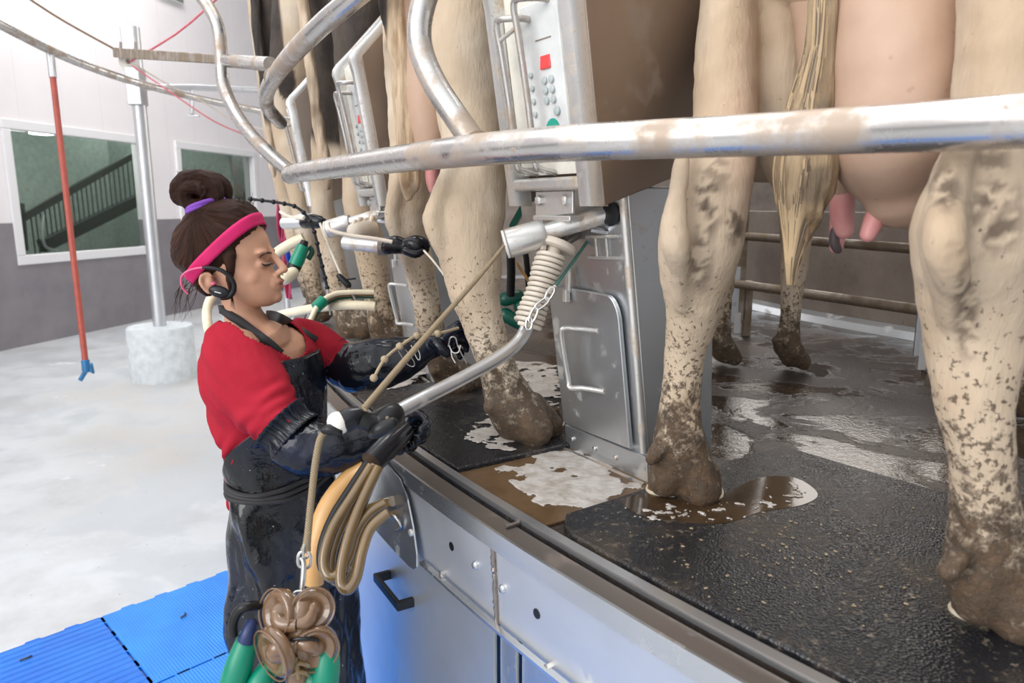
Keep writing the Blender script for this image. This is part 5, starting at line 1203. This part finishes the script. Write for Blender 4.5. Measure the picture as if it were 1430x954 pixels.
bmesh.ops.delete(bm, geom=kill, context='VERTS'); bm.to_mesh(shirt.data); bm.free()
m_ = shirt.modifiers.new('solid', 'SOLIDIFY'); m_.thickness = .003; m_.offset = 0
# ---- apron
def ap(ang, z, off=0):
    def lerp(tab, z):
        for (z0, v0), (z1, v1) in zip(tab, tab[1:]):
            if z0 >= z >= z1: return v0 + (v1 - v0) * (z0 - z) / (z0 - z1)
        return tab[-1][1] if z < tab[-1][0] else tab[0][1]
    a = lerp([(1.32, .115), (1.25, .122), (1.17, .130), (1.08, .120), (.97, .097), (.93, .104), (.80, .118), (.60, .127), (.2, .145)], z)
    b = lerp([(1.32, .14), (1.17, .165), (1.08, .155), (.97, .141), (.93, .152), (.80, .165), (.6, .172), (.2, .185)], z)
    c = tc(z); c = Vector((c.x, c.y, z))
    fold = 0
    if z < .97: fold = smst(.97, .80, z) * (.011 * math.sin(ang * 7 + z * 5) + .012 * noise.noise(Vector((ang * 2.5, z * 7, 3))) + .006 * noise.noise(Vector((ang * 6, z * 17, 6))))
    fold += .005 * noise.noise(Vector((ang * 3, z * 9, 1.5)))
    if z < .97: fold += .016 * smst(.97, .90, z) * noise.noise(Vector((ang * 2.6, z * 6, 9)))
    return c + FD * (a + off + fold) * math.cos(ang) + WD_ * (b + off + fold) * math.sin(ang)
def lim(z):
    tab = [(1.262, .62), (1.18, .70), (1.11, .95), (1.05, 1.62), (1.0, 1.95), (.95, 2.15), (.80, 2.25), (.1, 2.25)]
    for (z0, v0), (z1, v1) in zip(tab, tab[1:]):
        if z0 >= z >= z1: return v0 + (v1 - v0) * (z0 - z) / (z0 - z1)
    return tab[0][1]
ZT, ZB = 1.262, .22
mb = MB(); mb.grid(lambda u, v: ap((u * 2 - 1) * lim(ZT + (ZB - ZT) * v), ZT + (ZB - ZT) * v), 110, 150)
apron = mb.build('apron', M['pvc_black'], wr, solid=.002, ang=180)
mb = MB()
for k in range(3):
    mb.tube([ap(a, .955 + .010 * (k - 1) + .004 * math.sin(a * 3 + k), .004) for a in [-2.6 + 5.2 * i / 60 for i in range(61)]], .0058, 8)
mb.build('waist_tie', M['strap_black'], apron)
B_all = bvh(body, shirt, apron)
def ribbon(pts, w, nm, par):
    mb = MB(); P_, _ = spline(pts, [1] * len(pts), 5); vs = []
    for i, p in enumerate(P_):
        t_ = (P_[min(i + 1, len(P_) - 1)] - P_[max(0, i - 1)]).normalized(); v_ = (p - CAM).normalized(); s_ = t_.cross(v_).normalized()
        vs += [p - s_ * w, p + s_ * w]
    mb.add(vs, [(2 * i, 2 * i + 1, 2 * i + 3, 2 * i + 2) for i in range(len(P_) - 1)]); return mb.build(nm, M['strap_black'], par, solid=.0025, ang=180)
ribbon([RC(B_all, x, y, .006) for x, y in ((392, 494), (379, 482), (365, 471), (350, 460), (335, 449), (322, 441), (313, 434))] + [V(308, 432, 1.62), V(306, 432, 1.655)], .010, 'neck_strap', apron)
ribbon([RC(B_all, x, y, .006) for x, y in ((441, 476), (431, 470), (420, 463), (408, 454), (394, 446), (382, 441))] + [V(372, 440, 1.70)], .011, 'neck_strap', apron)
# ---- gloves with separate fingers
def glove(name, armpts, fingers, palm, cuffs):
    mb = MB().chain(C(armpts), n=26)
    for p in palm: mb.chain(C(p), n=16, sm=4)
    for f in fingers: mb.chain(C(f), n=12, sm=5)
    g = organic(name, mb, .0032, M['pvc_glove'], wr, 2, None, lambda c, n_: .0045 * noise.noise(c * 16) + .0022 * noise.noise(c * 42))
    a, r0 = cuffs
    # gathered elastic cuff
    mb = MB(); d = (a[1] - a[0]); L_ = d.length; d.normalize(); s_ = d.orthogonal().normalized(); b = d.cross(s_); n = 96; vs = []; rws = 9
    for i in range(rws + 1):
        k = i / rws
        for j in range(n):
            q = 2 * math.pi * j / n; rr = r0 * (1 - .13 * math.sin(k * math.pi)) + .0042 * math.sin(q * 24 + k * 1.5) * (1 - .3 * k) + (.004 if i == 0 else 0)
            vs.append(a[0] + d * (L_ * k) + s_ * math.cos(q) * rr + b * math.sin(q) * rr)
    mb.add(vs, [(i * n + j, i * n + (j + 1) % n, (i + 1) * n + (j + 1) % n, (i + 1) * n + j) for i in range(rws) for j in range(n)])
    mb.build('elastic_cuff', M['pvc_glove'], g, solid=.002, ang=180)
    return g
glove('glove', [(406, 607, 1.45, 36, 1.0), (420, 622, 1.445, 42, 1.0), (448, 628, 1.44, 40, 1.0), (482, 621, 1.445, 34, 1.0), (515, 611, 1.46, 30, 1.0), (540, 600, 1.49, 25, .9), (556, 594, 1.51, 21, .8)],
      [[(575, 580, 1.50, 8.5, 1), (590, 580, 1.48, 7.5, 1), (596, 592, 1.46, 7, 1), (588, 602, 1.44, 6.5, 1)],
       [(574, 588, 1.53, 8.5, 1), (591, 592, 1.51, 7.5, 1), (595, 604, 1.48, 7, 1), (585, 612, 1.46, 6, 1)],
       [(570, 595, 1.55, 8.5, 1), (586, 602, 1.54, 7.5, 1), (589, 614, 1.51, 7, 1), (578, 620, 1.48, 6, 1)],
       [(564, 600, 1.57, 7.5, 1), (576, 611, 1.56, 6.5, 1), (576, 622, 1.54, 6, 1), (567, 626, 1.51, 5, 1)],
       [(556, 600, 1.47, 10, 1), (560, 615, 1.455, 8.5, 1), (556, 628, 1.45, 7.5, 1)]],
      [[(550, 595, 1.51, 20, 1), (565, 590, 1.53, 19, 1.6), (578, 589, 1.53, 13, 2.2)]], ((V(390, 590, 1.458), V(414, 612, 1.45)), .065))
glove('glove', [(474, 507, 1.815, 31, 1.0), (492, 512, 1.81, 36, 1.0), (515, 511, 1.80, 37, 1.0), (545, 505, 1.80, 34, 1.0), (572, 496, 1.80, 28, 1.0), (592, 488, 1.80, 20, 1.0), (604, 484, 1.805, 17, .9)],
      [[(618, 475, 1.78, 8, 1), (630, 462, 1.77, 7.5, 1), (643, 454, 1.78, 7, 1), (653, 458, 1.80, 6.5, 1), (655, 468, 1.81, 5.5, 1)],
       [(622, 480, 1.80, 8, 1), (637, 468, 1.80, 7.5, 1), (650, 466, 1.82, 6.8, 1), (655, 477, 1.83, 5.5, 1)],
       [(624, 486, 1.83, 8, 1), (638, 478, 1.84, 7.2, 1), (650, 480, 1.86, 6.5, 1), (651, 489, 1.86, 5.5, 1)],
       [(622, 491, 1.85, 7, 1), (634, 488, 1.87, 6.2, 1), (643, 492, 1.88, 5.5, 1), (642, 499, 1.88, 5, 1)],
       [(606, 478, 1.77, 9, 1), (614, 486, 1.755, 8.5, 1), (624, 493, 1.755, 7.5, 1)]],
      [[(600, 485, 1.81, 18, 1), (612, 482, 1.815, 17, 1.5), (622, 482, 1.82, 13, 2.0)]], ((V(469, 503, 1.815), V(488, 510, 1.81)), .053))
# boots
for s_ in (-1, 1):
    b0 = tc(.79) + WD_ * (s_ * .085); g_ = Vector((b0.x - .01, b0.y, .018))
    mb = MB().tube([g_ + Vector((0, 0, .38)), g_ + Vector((0, 0, .2)), g_ + Vector((0, 0, .08)), g_ + Vector((.01, 0, .05))], [.062, .055, .05, .05], 16, smooth=4)
    mb.tube([g_ + Vector((-.03, 0, .05)), g_ + FD * .08 + Vector((0, 0, .045)), g_ + FD * .17 + Vector((0, 0, .04))], [.045, .042, .036], 14, smooth=4, round_=True)
    mb.box(g_ + FD * .06 + Vector((0, 0, .008)), (.25, .085, .016), math.atan2(FD.y, FD.x)); mb.build('rubber_boot', M['black_rubber'], wr)
# ============================================================ MILKING GEAR
t = NT('rope_braid'); w_ = t.wave(120, dist=2, dirn='DIAGONAL')
M['rope_braid'] = t.set(col=t.ramp(w_, [(.2, (.20, .145, .085)), (.8, (.40, .31, .20))]), rough=.85, nrm=t.bump(w_, .6, .002))
# ---- support arm with spring
sa = thing('milking_support', 'bent steel arm with a coil spring reaching from the nearest post to the worker', 'arm', P(772, 345, 1.50))
S0 = P(771, 352, 1.50); S1 = P(736, 456, 1.49); sd = (S1 - S0).normalized(); Ls = (S1 - S0).length
sx_ = sd.orthogonal().normalized(); sy_ = sd.cross(sx_)
turns = 15; pts = []
for i in range(turns * 16 + 1):
    k = i / (turns * 16); a = 2 * math.pi * k * turns; rr_ = .0255 + .002 * math.sin(k * 9)
    pts.append(S0 + sd * (Ls * k) + sx_ * math.cos(a) * rr_ + sy_ * math.sin(a) * rr_)
MB().tube(pts, .0049, 8).build('coil_spring', M['spring_coat'], sa)
MB().lathe(P(773, 345, 1.515) - sd * .012, sd, [(0, .012), (0, .044), (.004, .047), (.013, .047), (.016, .043), (.018, .012)], 32).build('flange_disc', M['spring_coat'], sa)
MB().tube([P(774, 342, 1.51), P(771, 356, 1.50), S0 + sd * .05], .0155, 14, round_=True).build('spring_stub', M['spring_coat'], sa)
MB().tube([P(815, 322, 1.60), P(790, 336, 1.54), P(775, 344, 1.52)], .012, 12).build('pivot_bar', M['steel_dark'], sa)
MB().tube([S1 - sd * .06, S1, P(728, 472, 1.48), P(715, 486, 1.46), P(690, 504, 1.43), P(650, 526, 1.39), P(600, 552, 1.34), P(550, 578, 1.29)], .0138, 18, smooth=5).build('arm_tube', M['pipe_clean'], sa)
gr = MB().tube([P(553, 576, 1.295), P(546, 580, 1.285), P(528, 589, 1.28), P(514, 590, 1.27), P(503, 584, 1.265), P(492, 581, 1.26)], [.019, .0215, .022, .018, .016, .014], 18, smooth=4).build('rubber_grip', M['black_rubber'], sa)
MB().tube([P(548, 590, 1.25), P(530, 601, 1.25), P(520, 607, 1.26)], [.010, .013, .008], 12, smooth=3, round_=True).build('grip_flap', M['black_rubber'], gr)
MB().lathe(P(541, 584, 1.262), (P(541, 584, 1.2) - P(541, 584, 1.3)), [(0, .0035), (.003, .0035), (.004, .002)], 12).build('rivet', M['pipe_dirty'], gr)
MB().tube([P(504, 578, 1.265), P(493, 583, 1.26), P(479, 590, 1.255)], [.015, .0195, .0205], 18, smooth=2).build('end_sleeve', M['tape_black'], sa)
dd = (P(458, 598, 1.24) - P(480, 588, 1.25)).normalized()
MB().lathe(P(479, 588, 1.253), dd, [(0, .018), (.004, .0205), (.013, .021), (.020, .018), (.025, .012), (.027, .006)], 24).build('white_cap', M['white_plastic'], sa)
MB().tube([P(472, 604, 1.235), P(462, 600, 1.235), P(453, 601, 1.235)], [.008, .0105, .007], 12, smooth=3, round_=True).tube([P(476, 616, 1.24), P(468, 604, 1.235)], [.006, .008], 8, round_=True).build('cap_clip', M['black_rubber'], sa)
# ---- ropes
def rope(label, pts, r, mat='rope_braid', sm=5, name='rope', cat='rope', n=10):
    o = MB().tube(pts, r, n, smooth=sm).build(name, M[mat], origin=pts[0]); return props(o, label, cat)
rope('long tan rope slanting from the retract cylinder down to the rubber grip', [P(704, 343, 1.44), P(672, 383, 1.42), P(615, 447, 1.38), P(560, 510, 1.33), P(508, 571, 1.25)], [.0035, .0045, .0055, .0062, .0062])
ln = rope('braided rope hanging from the white cap down to the chain and cluster', [P(455, 603, 1.24), P(447, 614, 1.235), P(440, 650, 1.23), P(434, 705, 1.22), P(429, 755, 1.21), P(427, 768, 1.21)], [.006, .0062, .0062, .006, .0065, .009])
# chain with links and hook
ch = thing('hanging_chain', 'short steel chain and hook between the braided rope and the cluster', 'chain', P(426, 775, 1.21))
def link(c, up_, side, h, w, r, nm='link', par=ch, n=24):
    MB().tube([c + up_ * (math.copysign(abs(math.sin(a)) ** .8, math.sin(a)) * h) + side * (math.copysign(abs(math.cos(a)) ** .7, math.cos(a)) * w) for a in [2 * math.pi * i / n for i in range(n)]], r, 8, closed=True).build(nm, M['wire'], par)
U = Vector((0, sP, cP)); Rr = Vector((1, 0, 0)); Fw = Vector((0, cP, -sP))
link(P(427, 770, 1.205), U, (Rr * .5 + Fw * .8).normalized(), .012, .006, .0022); link(P(425, 782, 1.205), U, Rr, .014, .011, .0026)
MB().tube([P(419, 779, 1.2), P(424, 786, 1.2), P(423, 810, 1.195), P(420, 832, 1.19)], [.0025, .0042, .0045, .0035], 10, smooth=4).build('hook_shank', M['wire'], ch)
link(P(418, 834, 1.185), (U + Fw * .4).normalized(), Rr, .009, .010, .003, 'hook_ring')
# ---- cluster
K = 1.17
cl = thing('milking_cluster', 'amber milking claw with four bent cups and green shells hanging in the foreground', 'milking cluster', P(415, 900, K))
c0 = P(422, 838, K)
MB().tube([P(424, 836, K), P(423, 850, K), P(421, 880, K), P(419, 900, K), P(417, 935, K), P(415, 990, K)], [.014, .021, .024, .028, .021, .019], 24, smooth=4).build('claw_bowl', M['amber'], cl)
MB().tube([P(400, 897, K - .018), P(412, 893, K - .031), P(430, 892, K - .031), P(444, 895, K - .018)], .0032, 8, smooth=4).build('rubber_band', M['black_rubber'], cl)
for (x, y, r_, ax_, z_) in ((389, 856, 33, (-.55, -.75, .28), 0), (437, 850, 29, (.30, -.85, .35), .0), (384, 912, 37, (-.6, -.75, -.1), -.02), (441, 905, 31, (.30, -.92, .05), -.012)):
    c = P(x, y, K + z_); R0 = r_ * K / F; a = Vector(ax_).normalized()
    ear = MB().lathe(c - a * .016, a, [(-.004, R0 * .3), (0, R0 * .75), (.006, R0 * .98), (.014, R0), (.021, R0 * .93), (.025, R0 * .78), (.022, R0 * .6), (.018, R0 * .42), (.026, R0 * .28), (.030, R0 * .12)], 36).build('claw_elbow', M['amber'], cl, ang=60)
    MB().tube([c + a * .004, (c + P(421, 880, K)) / 2 + a * .018, P(421, 875 + (y - 880) * .5, K) + Vector((0, -.02, 0))], [R0 * .28, R0 * .34, R0 * .3], 12, smooth=4).build('claw_nipple', M['amber'], ear)
    MB().tube([c + a * .009 + (a.orthogonal().normalized() * math.cos(q) + a.cross(a.orthogonal().normalized()) * math.sin(q)) * R0 * 1.0 for q in [2 * math.pi * i / 32 for i in range(32)]], .0016, 8, closed=True).build('seal_ring', M['amber'], ear)
for (pts, rr_) in (([(346, 893), (332, 935), (318, 985)], 1), ([(372, 938), (362, 960), (352, 1000)], 1), ([(458, 905), (455, 940), (448, 990)], 1.03), ([(440, 935), (440, 965), (440, 1000)], 1)):
    q = [P(x, y, K + .01 if i_ == 0 else K) for i_, (x, y) in enumerate(pts)]
    sh = MB().tube(q, [.018, .0225, .022], 20, smooth=4, round_=True).build('teat_cup_shell', M['green_plastic'], cl)
    MB().tube([q[0] + (q[0] - q[1]).normalized() * .022, q[0]], [.011, .013], 14, round_=True).build('cup_liner', M['black_rubber'], sh)
MB().tube([P(326, 889, K), P(325, 872, K), P(332, 855, K), (P(345, 847, K)), P(362, 846, K + .02)], .0078, 12, smooth=5).build('rubber_tube', M['black_rubber'], cl)
MB().tube([P(343, 895, K), P(348, 882, K), P(352, 868, K + .01)], [.014, .012, .010], 14, smooth=3).build('blue_sleeve', M['navy_rubber'], cl)
MB().tube([P(407, 930, K - .02), P(418, 926, K - .03), P(431, 930, K - .02)], .004, 8, smooth=3).tube([P(406, 942, K - .02), P(418, 938, K - .03), P(430, 942, K - .02)], .004, 8, smooth=3).tube([P(412, 918, K - .03), P(418, 948, K - .03)], .004, 8).build('spring_clip', M['hose_tan'], cl)
# ---- milk hose bundle
hb_ = thing('milk_hoses', 'bundle of translucent amber milk hoses looping beside the apron under a black sleeve', 'hoses', P(519, 643, 1.45))
MB().tube([P(566, 600, 1.52), P(545, 620, 1.48), P(519, 646, 1.44)], [.022, .026, .025], 18, smooth=4).build('black_sleeve', M['tape_black'], hb_)
for k, l in enumerate([[(524, 650), (500, 690), (474, 740), (462, 780), (464, 806), (478, 812), (492, 790), (502, 750), (520, 720), (540, 708)],
          [(519, 650), (494, 690), (466, 735), (453, 775), (455, 800), (468, 806), (486, 780), (498, 742), (516, 716), (538, 702)],
          [(529, 652), (508, 695), (490, 740), (478, 785), (476, 815), (486, 824), (498, 806), (506, 770), (518, 738), (542, 716)],
          [(514, 646), (490, 682), (465, 722), (450, 762), (450, 792)], [(527, 655), (512, 690), (498, 725), (484, 760), (480, 790)]]):
    q = [P(x, y, 1.42 - .015 * (k % 3) - .0006 * max(0, y - 640)) for x, y in l]
    if k >= 3: q.append(q[-1] + Vector((.015, .02, -.02)))
    MB().tube(q, .0098 if k != 3 else .009, 12, smooth=6).build('milk_hose', M['hose_tan'] if k != 3 else M['black_rubber'], hb_)
oh = rope('thick orange rubber hose hanging between the apron and the amber hoses', [P(512, 652, 1.50), P(490, 668, 1.50), P(462, 705, 1.47), P(447, 745, 1.45), P(440, 785, 1.44), P(438, 815, 1.44)], [.018, .022, .024, .0235, .022, .020], 'hose_orange', name='rubber_hose', cat='hose', n=18)
# cover plate and hose clamp on the fascia
cpth = thing('cover_plate', 'rounded stainless cover plate bolted over the left end of the fascia', 'plate', on_r(560, 720, RE + .01))
ol = [on_r(x, y, RE + .004) for x, y in ((470, 585), (520, 622), (543, 648), (560, 668), (571, 697), (579, 737), (584, 775), (584, 792), (579, 795), (572, 790), (545, 762), (515, 728), (470, 690))]
n_ = outn(ol[5]); MB().prism(ol, n_ * .004).build('plate', M['stainless'], cpth, smooth=False, bevel=.0012)
p = on_r(574, 744, RE + .008); MB().lathe(p, n_, [(0, .009), (.004, .008), (.006, .003)], 14).build('bolt_head', M['alu'], cpth)
hc = thing('hose_clamp', 'stained bracket holding the amber hoses on the cover plate', 'bracket', on_r(530, 712, RE + .02))
q0 = on_r(546, 706, RE + .012); q1 = on_r(508, 726, RE + .05)
MB().tube([on_r(548, 700, RE + .014), on_r(530, 705, RE + .03), on_r(508, 712, RE + .045)], [.013, .012, .011], 10, smooth=3).tube([on_r(552, 718, RE + .014), on_r(530, 722, RE + .03), on_r(512, 734, RE + .045)], [.010, .010, .010], 10, smooth=3).build('clamp_arm', M['hose_tan'], hc)
MB().tube([on_r(536, 716, RE + .03), on_r(552, 722, RE + .02), on_r(560, 736, RE + .012), on_r(553, 742, RE + .012)], .0032, 8, smooth=4).build('clamp_wire', M['wire'], hc)
rope('brown rope tied around the clamp behind the amber hoses', [on_r(530, 712, RE + .04), on_r(512, 736, RE + .055), on_r(500, 758, RE + .06), on_r(496, 775, RE + .06)], .0055, 'rope_brown')
# ---- beaded cord
bc = thing('beaded_cord', 'tan cord with five beads dangling in front of the far glove', 'cord', P(582, 469, 1.55))
bp = [(522, 528), (537, 502), (558, 484), (582, 469), (611, 466)]; dB = [1.50, 1.53, 1.56, 1.59, 1.62]
MB().tube([P(x, y, d) for (x, y), d in zip(bp, dB)] + [P(640, 458, 1.66)], .0035, 8, smooth=4).build('cord_line', M['cord_tan'], bc)
for (x, y), d in zip(bp, dB): MB().ell(P(x, y, d), .0085, n=14, m=10).build('bead', M['cord_tan'], bc)
def wirething(label, cat, loops, r, mat='wire', name='wire_clip'):
    o = thing(name, label, cat, loops[0][0])
    for l in loops: MB().tube(l, r, 6, smooth=5).build('wire_loop', M[mat], o)
    return o
wirething('bent wire clips held at the finger tips of the far glove', 'wire', [[P(626, 484, 1.74), P(629, 472, 1.73), P(636, 472, 1.73), (P(640, 485, 1.74)), P(652, 508, 1.76)], [P(627, 482, 1.74), P(632, 492, 1.74), P(640, 492, 1.74), P(643, 482, 1.74)], [P(630, 488, 1.74), P(631, 498, 1.74), P(636, 507, 1.74)]], .0018)
wirething('thin wire hooks lying along the far glove forearm', 'wire', [[P(556, 490, 1.74), P(568, 508, 1.74), P(577, 512, 1.74), P(578, 505, 1.74), P(566, 488, 1.74)], [P(574, 482, 1.74), P(582, 500, 1.74), P(586, 502, 1.74), P(586, 494, 1.74), P(580, 480, 1.74)]], .0012)
# green cord and hooks by the spring
rope('thin green cord from the post down to the spring hooks', [P(840, 308, 1.60), P(810, 352, 1.54), P(775, 400, 1.48)], .0035, 'cord_green')
hk = thing('snap_hook', 'small beige linked hooks lying against the coil spring', 'hook', P(760, 425, 1.46))
for (x, y, h_, an) in ((768, 410, .014, .5), (757, 424, .016, .9), (745, 440, .016, .4), (739, 452, .012, .1)):
    uu = (U * math.cos(an) + Rr * math.sin(an)).normalized(); link(P(x, y, 1.452), uu, uu.cross(Fw), h_, .006, .0028, 'hook_link', hk)
rope('short thin cord hanging from the retract cylinder of the nearest post', [P(775, 400, 1.475), P(768, 408, 1.46)], .004, 'rope_white')
# ---- second arm : silver tube with black tape, wrapped joint
a2 = thing('milking_support', 'silver support arm end with black tape in front of the second cow', 'arm', P(530, 343, 1.991))
MB().tube([P(482, 339, 2.036), P(532, 344, 1.991)], .020, 18).build('arm_tube', M['alu'], a2)
MB().tube([P(529, 344, 1.991), P(541, 344.5, 1.991)], .025, 18).build('end_collar', M['steel_dark'], a2)
MB().tube([P(541, 345, 1.982), P(552, 342, 1.982), P(566, 344, 1.982), P(580, 342, 1.973), (P(592, 343, 1.973)), P(595, 349, 1.973)], [.022, .026, .022, .027, .020, .009], 14, smooth=4, round_=True).tube([P(566, 350, 1.964), P(580, 354, 1.964), P(590, 350, 1.964)], [.012, .014, .010], 10, smooth=3, round_=True).build('black_tape', M['tape_black'], a2)
rope('pale cord looped from the second cylinder along the taped arm', [P(458, 312, 1.973), P(463, 322, 1.955), P(490, 329, 1.946), P(520, 333, 1.937), P(548, 338, 1.937)], .0055, 'rope_white')
rope('thin cord hanging from the taped arm tip past the second cow hock', [P(592, 350, 1.937), P(608, 368, 1.901), P(630, 398, 1.855)], .003, 'rope_white')
jt = thing('arm_joint', 'grey joint ball wrapped with rope below the second control post', 'joint', P(505, 322, 2.063))
MB().tube([P(497, 323, 2.045), P(515, 320, 2.109)], [.026, .030], 20, round_=True).build('joint_ball', M['spring_coat'], jt)
mb = MB()
for k in range(4):
    c = P(497 + k * 8, 324 - k * 1.5, 2.06 + k * .02); mb.tube([c + U * math.cos(a) * (.031 + .004 * (k % 2)) + (Fw + Rr * .25 * math.sin(k)).normalized() * math.sin(a) * .034 for a in [2 * math.pi * i / 20 for i in range(20)]], .006, 8, closed=True)
mb.build('rope_wrap', M['rope_white'], jt)
# third arm
a3 = thing('milking_support', 'farthest support arm end, short silver tube with a black clamp', 'arm', P(412, 311, 2.7))
MB().tube([P(396, 312, 2.7), P(428, 310.5, 2.65)], .021, 16).build('arm_tube', M['galv_post'], a3)
MB().tube([P(426, 311, 2.64), P(434, 309, 2.62), P(448, 310, 2.6), P(452, 310, 2.6)], [.022, .027, .022, .014], 14, smooth=3, round_=True).build('black_tape', M['tape_black'], a3)
rope('pale cord between the farthest cylinder and the black clamp', [P(392, 296, 2.78), P(405, 303, 2.7), P(425, 305, 2.6)], .007, 'rope_white')
# beaded black chain in two runs
bch = thing('beaded_cord', 'black beaded plastic chain arching over in front of the worker forehead', 'cord', P(437, 310, 2.5))
bl = [(350, 278), (366, 280), (382, 282), (397, 284.5), (411, 288), (424, 297), (433, 309), (439, 324), (443, 340), (446, 356), (450, 372), (454, 388), (457, 402)]
MB().tube([P(x, y, 2.42) for x, y in bl], .0048, 8, smooth=4).build('cord_line', M['black_plastic'], bch)
for x, y in bl: MB().ell(P(x, y, 2.42), .0085, n=10, m=8).build('bead', M['black_plastic'], bch)
MB().tube([P(457, 402, 2.42), P(459, 412, 2.42), P(461, 440, 2.42)], [.007, .004, .003], 8).build('cord_end', M['wire'], bch)
rope('thin pale cord from the black clamp down to a small black toggle', [P(447, 312, 2.5), P(462, 350, 2.45), P(478, 388, 2.42)], .0045, 'rope_white')
tg = thing('cord_toggle', 'small black toggle on a thin cord beside the third cow leg', 'toggle', P(480, 392, 2.42))
MB().tube([P(474, 386, 2.42), P(486, 398, 2.42)], [.010, .012], 10, round_=True).tube([P(472, 392, 2.42), P(497, 389, 2.42)], .003, 6).build('toggle_body', M['black_plastic'], tg)
MB().tube([P(484, 398, 2.42), P(497, 420, 2.42), P(510, 442, 2.42)], .0045, 8, smooth=3).build('toggle_cord', M['steel_dark'], tg)
# milk pipe and banded hoses behind the worker
rope('white milk pipe running across behind the worker chin', [P(370, 446, 2.5), P(405, 437, 2.5), P(450, 429, 2.45), P(490, 426, 2.42), P(524, 428, 2.42)], .016, 'hose_cream', name='milk_pipe', cat='pipe', n=16)
bh = thing('banded_hoses', 'pair of green and yellow hoses bound by a green clip behind the white pipe', 'hoses', P(447, 420, 2.35))
for dy, m_, dd_ in ((0, 'hose_cream', 0), (5, 'hose_tan', .03), (10, 'green_dark', .04)): MB().tube([P(424, 468 + dy, 2.3 + dd_), P(434, 446 + dy, 2.33 + dd_), P(446, 424 + dy * .8, 2.35 + dd_), P(466, 411 + dy * .7, 2.38 + dd_), P(490, 408 + dy * .6, 2.4 + dd_), P(522, 408 + dy * .6, 2.42 + dd_)], .0085, 10, smooth=5).build('hose', M[m_], bh)
MB().tube([P(441, 430, 2.35), P(452, 419, 2.37)], .019, 14).build('green_clip', M['green_plastic'], bh)
tc_ = thing('teat_cup', 'single green teat cup with a cream liner in front of the farthest cow', 'teat cup', P(416, 360, 2.4))
MB().tube([P(424, 343, 2.4), P(416, 362, 2.4), P(411, 373, 2.4)], [.020, .0235, .022], 18).build('cup_shell', M['green_plastic'], tc_)
MB().tube([P(426, 336, 2.4), P(423, 345, 2.4)], [.012, .016], 14).tube([P(412, 370, 2.4), P(407, 381, 2.4)], [.024, .022], 14).build('rubber_ring', M['black_rubber'], tc_)
MB().tube([P(409, 381, 2.38), P(398, 388, 2.36)], [.020, .024], 14, round_=True).build('cup_liner', M['hose_cream'], tc_)
MB().tube([P(432, 345, 2.43), P(436, 352, 2.43), P(430, 362, 2.43)], .009, 10, smooth=3).build('cup_tube', M['green_dark'], tc_)
rope('cream hose curving down behind the green teat cup', [P(424, 332, 2.7), P(404, 342, 2.7), P(384, 356, 2.7), P(370, 378, 2.7)], .02, 'hose_cream', name='milk_hose', cat='hose', n=14)
rope('ribbed yellow hose looping behind the worker neck', [P(304, 405, 1.95), P(294, 418, 1.92), P(289, 435, 1.90), P(290, 452, 1.88), P(294, 466, 1.88), P(320, 520, 1.95), P(390, 600, 2.0), P(450, 640, 1.98)], .0125, 'hose_cream', name='ribbed_hose', cat='hose', n=14)
# red and blue gear behind
hs = thing('cloth_stand', 'stand with red and blue cloths hanging at the far end behind the cows', 'stand', P(393, 430, 4.8))
g_ = P(394, 300, 4.86); MB().tube([(g_.x, g_.y, 0), (g_.x, g_.y, 1.95)], .02, 10).tube([(g_.x - .12, g_.y, 1.93), (g_.x + .15, g_.y, 1.93)], .015, 8).build('stand_pole', M['galv_post'], hs)
for (x0, y0, x1, y1, m_, d_) in ((391, 258, 402, 300, 'blue_cloth', 4.7), (399, 322, 408, 370, 'blue_cloth', 4.7), (385, 255, 392, 340, 'red_cloth', 4.72), (392, 300, 402, 420, 'red_cloth', 4.75)):
    a, b = P(x0, y0, d_), P(x1, y1, d_)
    MB().grid(lambda u, v: Vector((a.x + (b.x - a.x) * u, a.y + .03 * math.sin(u * 5 + v * 7), a.z + (b.z - a.z) * v)), 8, 16).build('hanging_cloth', M[m_], hs, solid=.01, ang=180)
# cluster lying behind the nearest post, under cow 2
c2 = thing('milking_cluster', 'dark green milking cluster hanging between the second cow leg and the nearest post', 'milking cluster', P(722, 420, 2.15))
MB().tube([P(713, 350, 2.05), P(714, 380, 2.08), P(713, 412, 2.12)], .0125, 12).build('rubber_tube', M['black_rubber'], c2)
MB().tube([P(728, 330, 2.1), P(735, 360, 2.12), P(738, 400, 2.15)], .009, 10, smooth=3).build('rubber_tube', M['black_rubber'], c2)
MB().tube([P(720, 366, 2.1), P(730, 380, 2.1), P(740, 396, 2.12)], .0045, 8, smooth=3).build('orange_wire', M['hose_orange'], c2)
for (x, y, x2, y2) in ((706, 418, 724, 414), (706, 440, 726, 452), (728, 428, 742, 436)): MB().tube([P(x, y, 2.15), P(x2, y2, 2.15)], [.022, .020], 12, round_=True).build('teat_cup_shell', M['green_dark'], c2)
MB().ell(P(732, 426, 2.18), .035).build('claw_bowl', M['amber'], c2)
MB().prism([P(711, 314, 2.0), P(727, 286, 2.0), P(729, 300, 2.0), P(716, 322, 2.0)], Fw * .04).build('shut_off_bracket', M['green_dark'], c2, smooth=False)
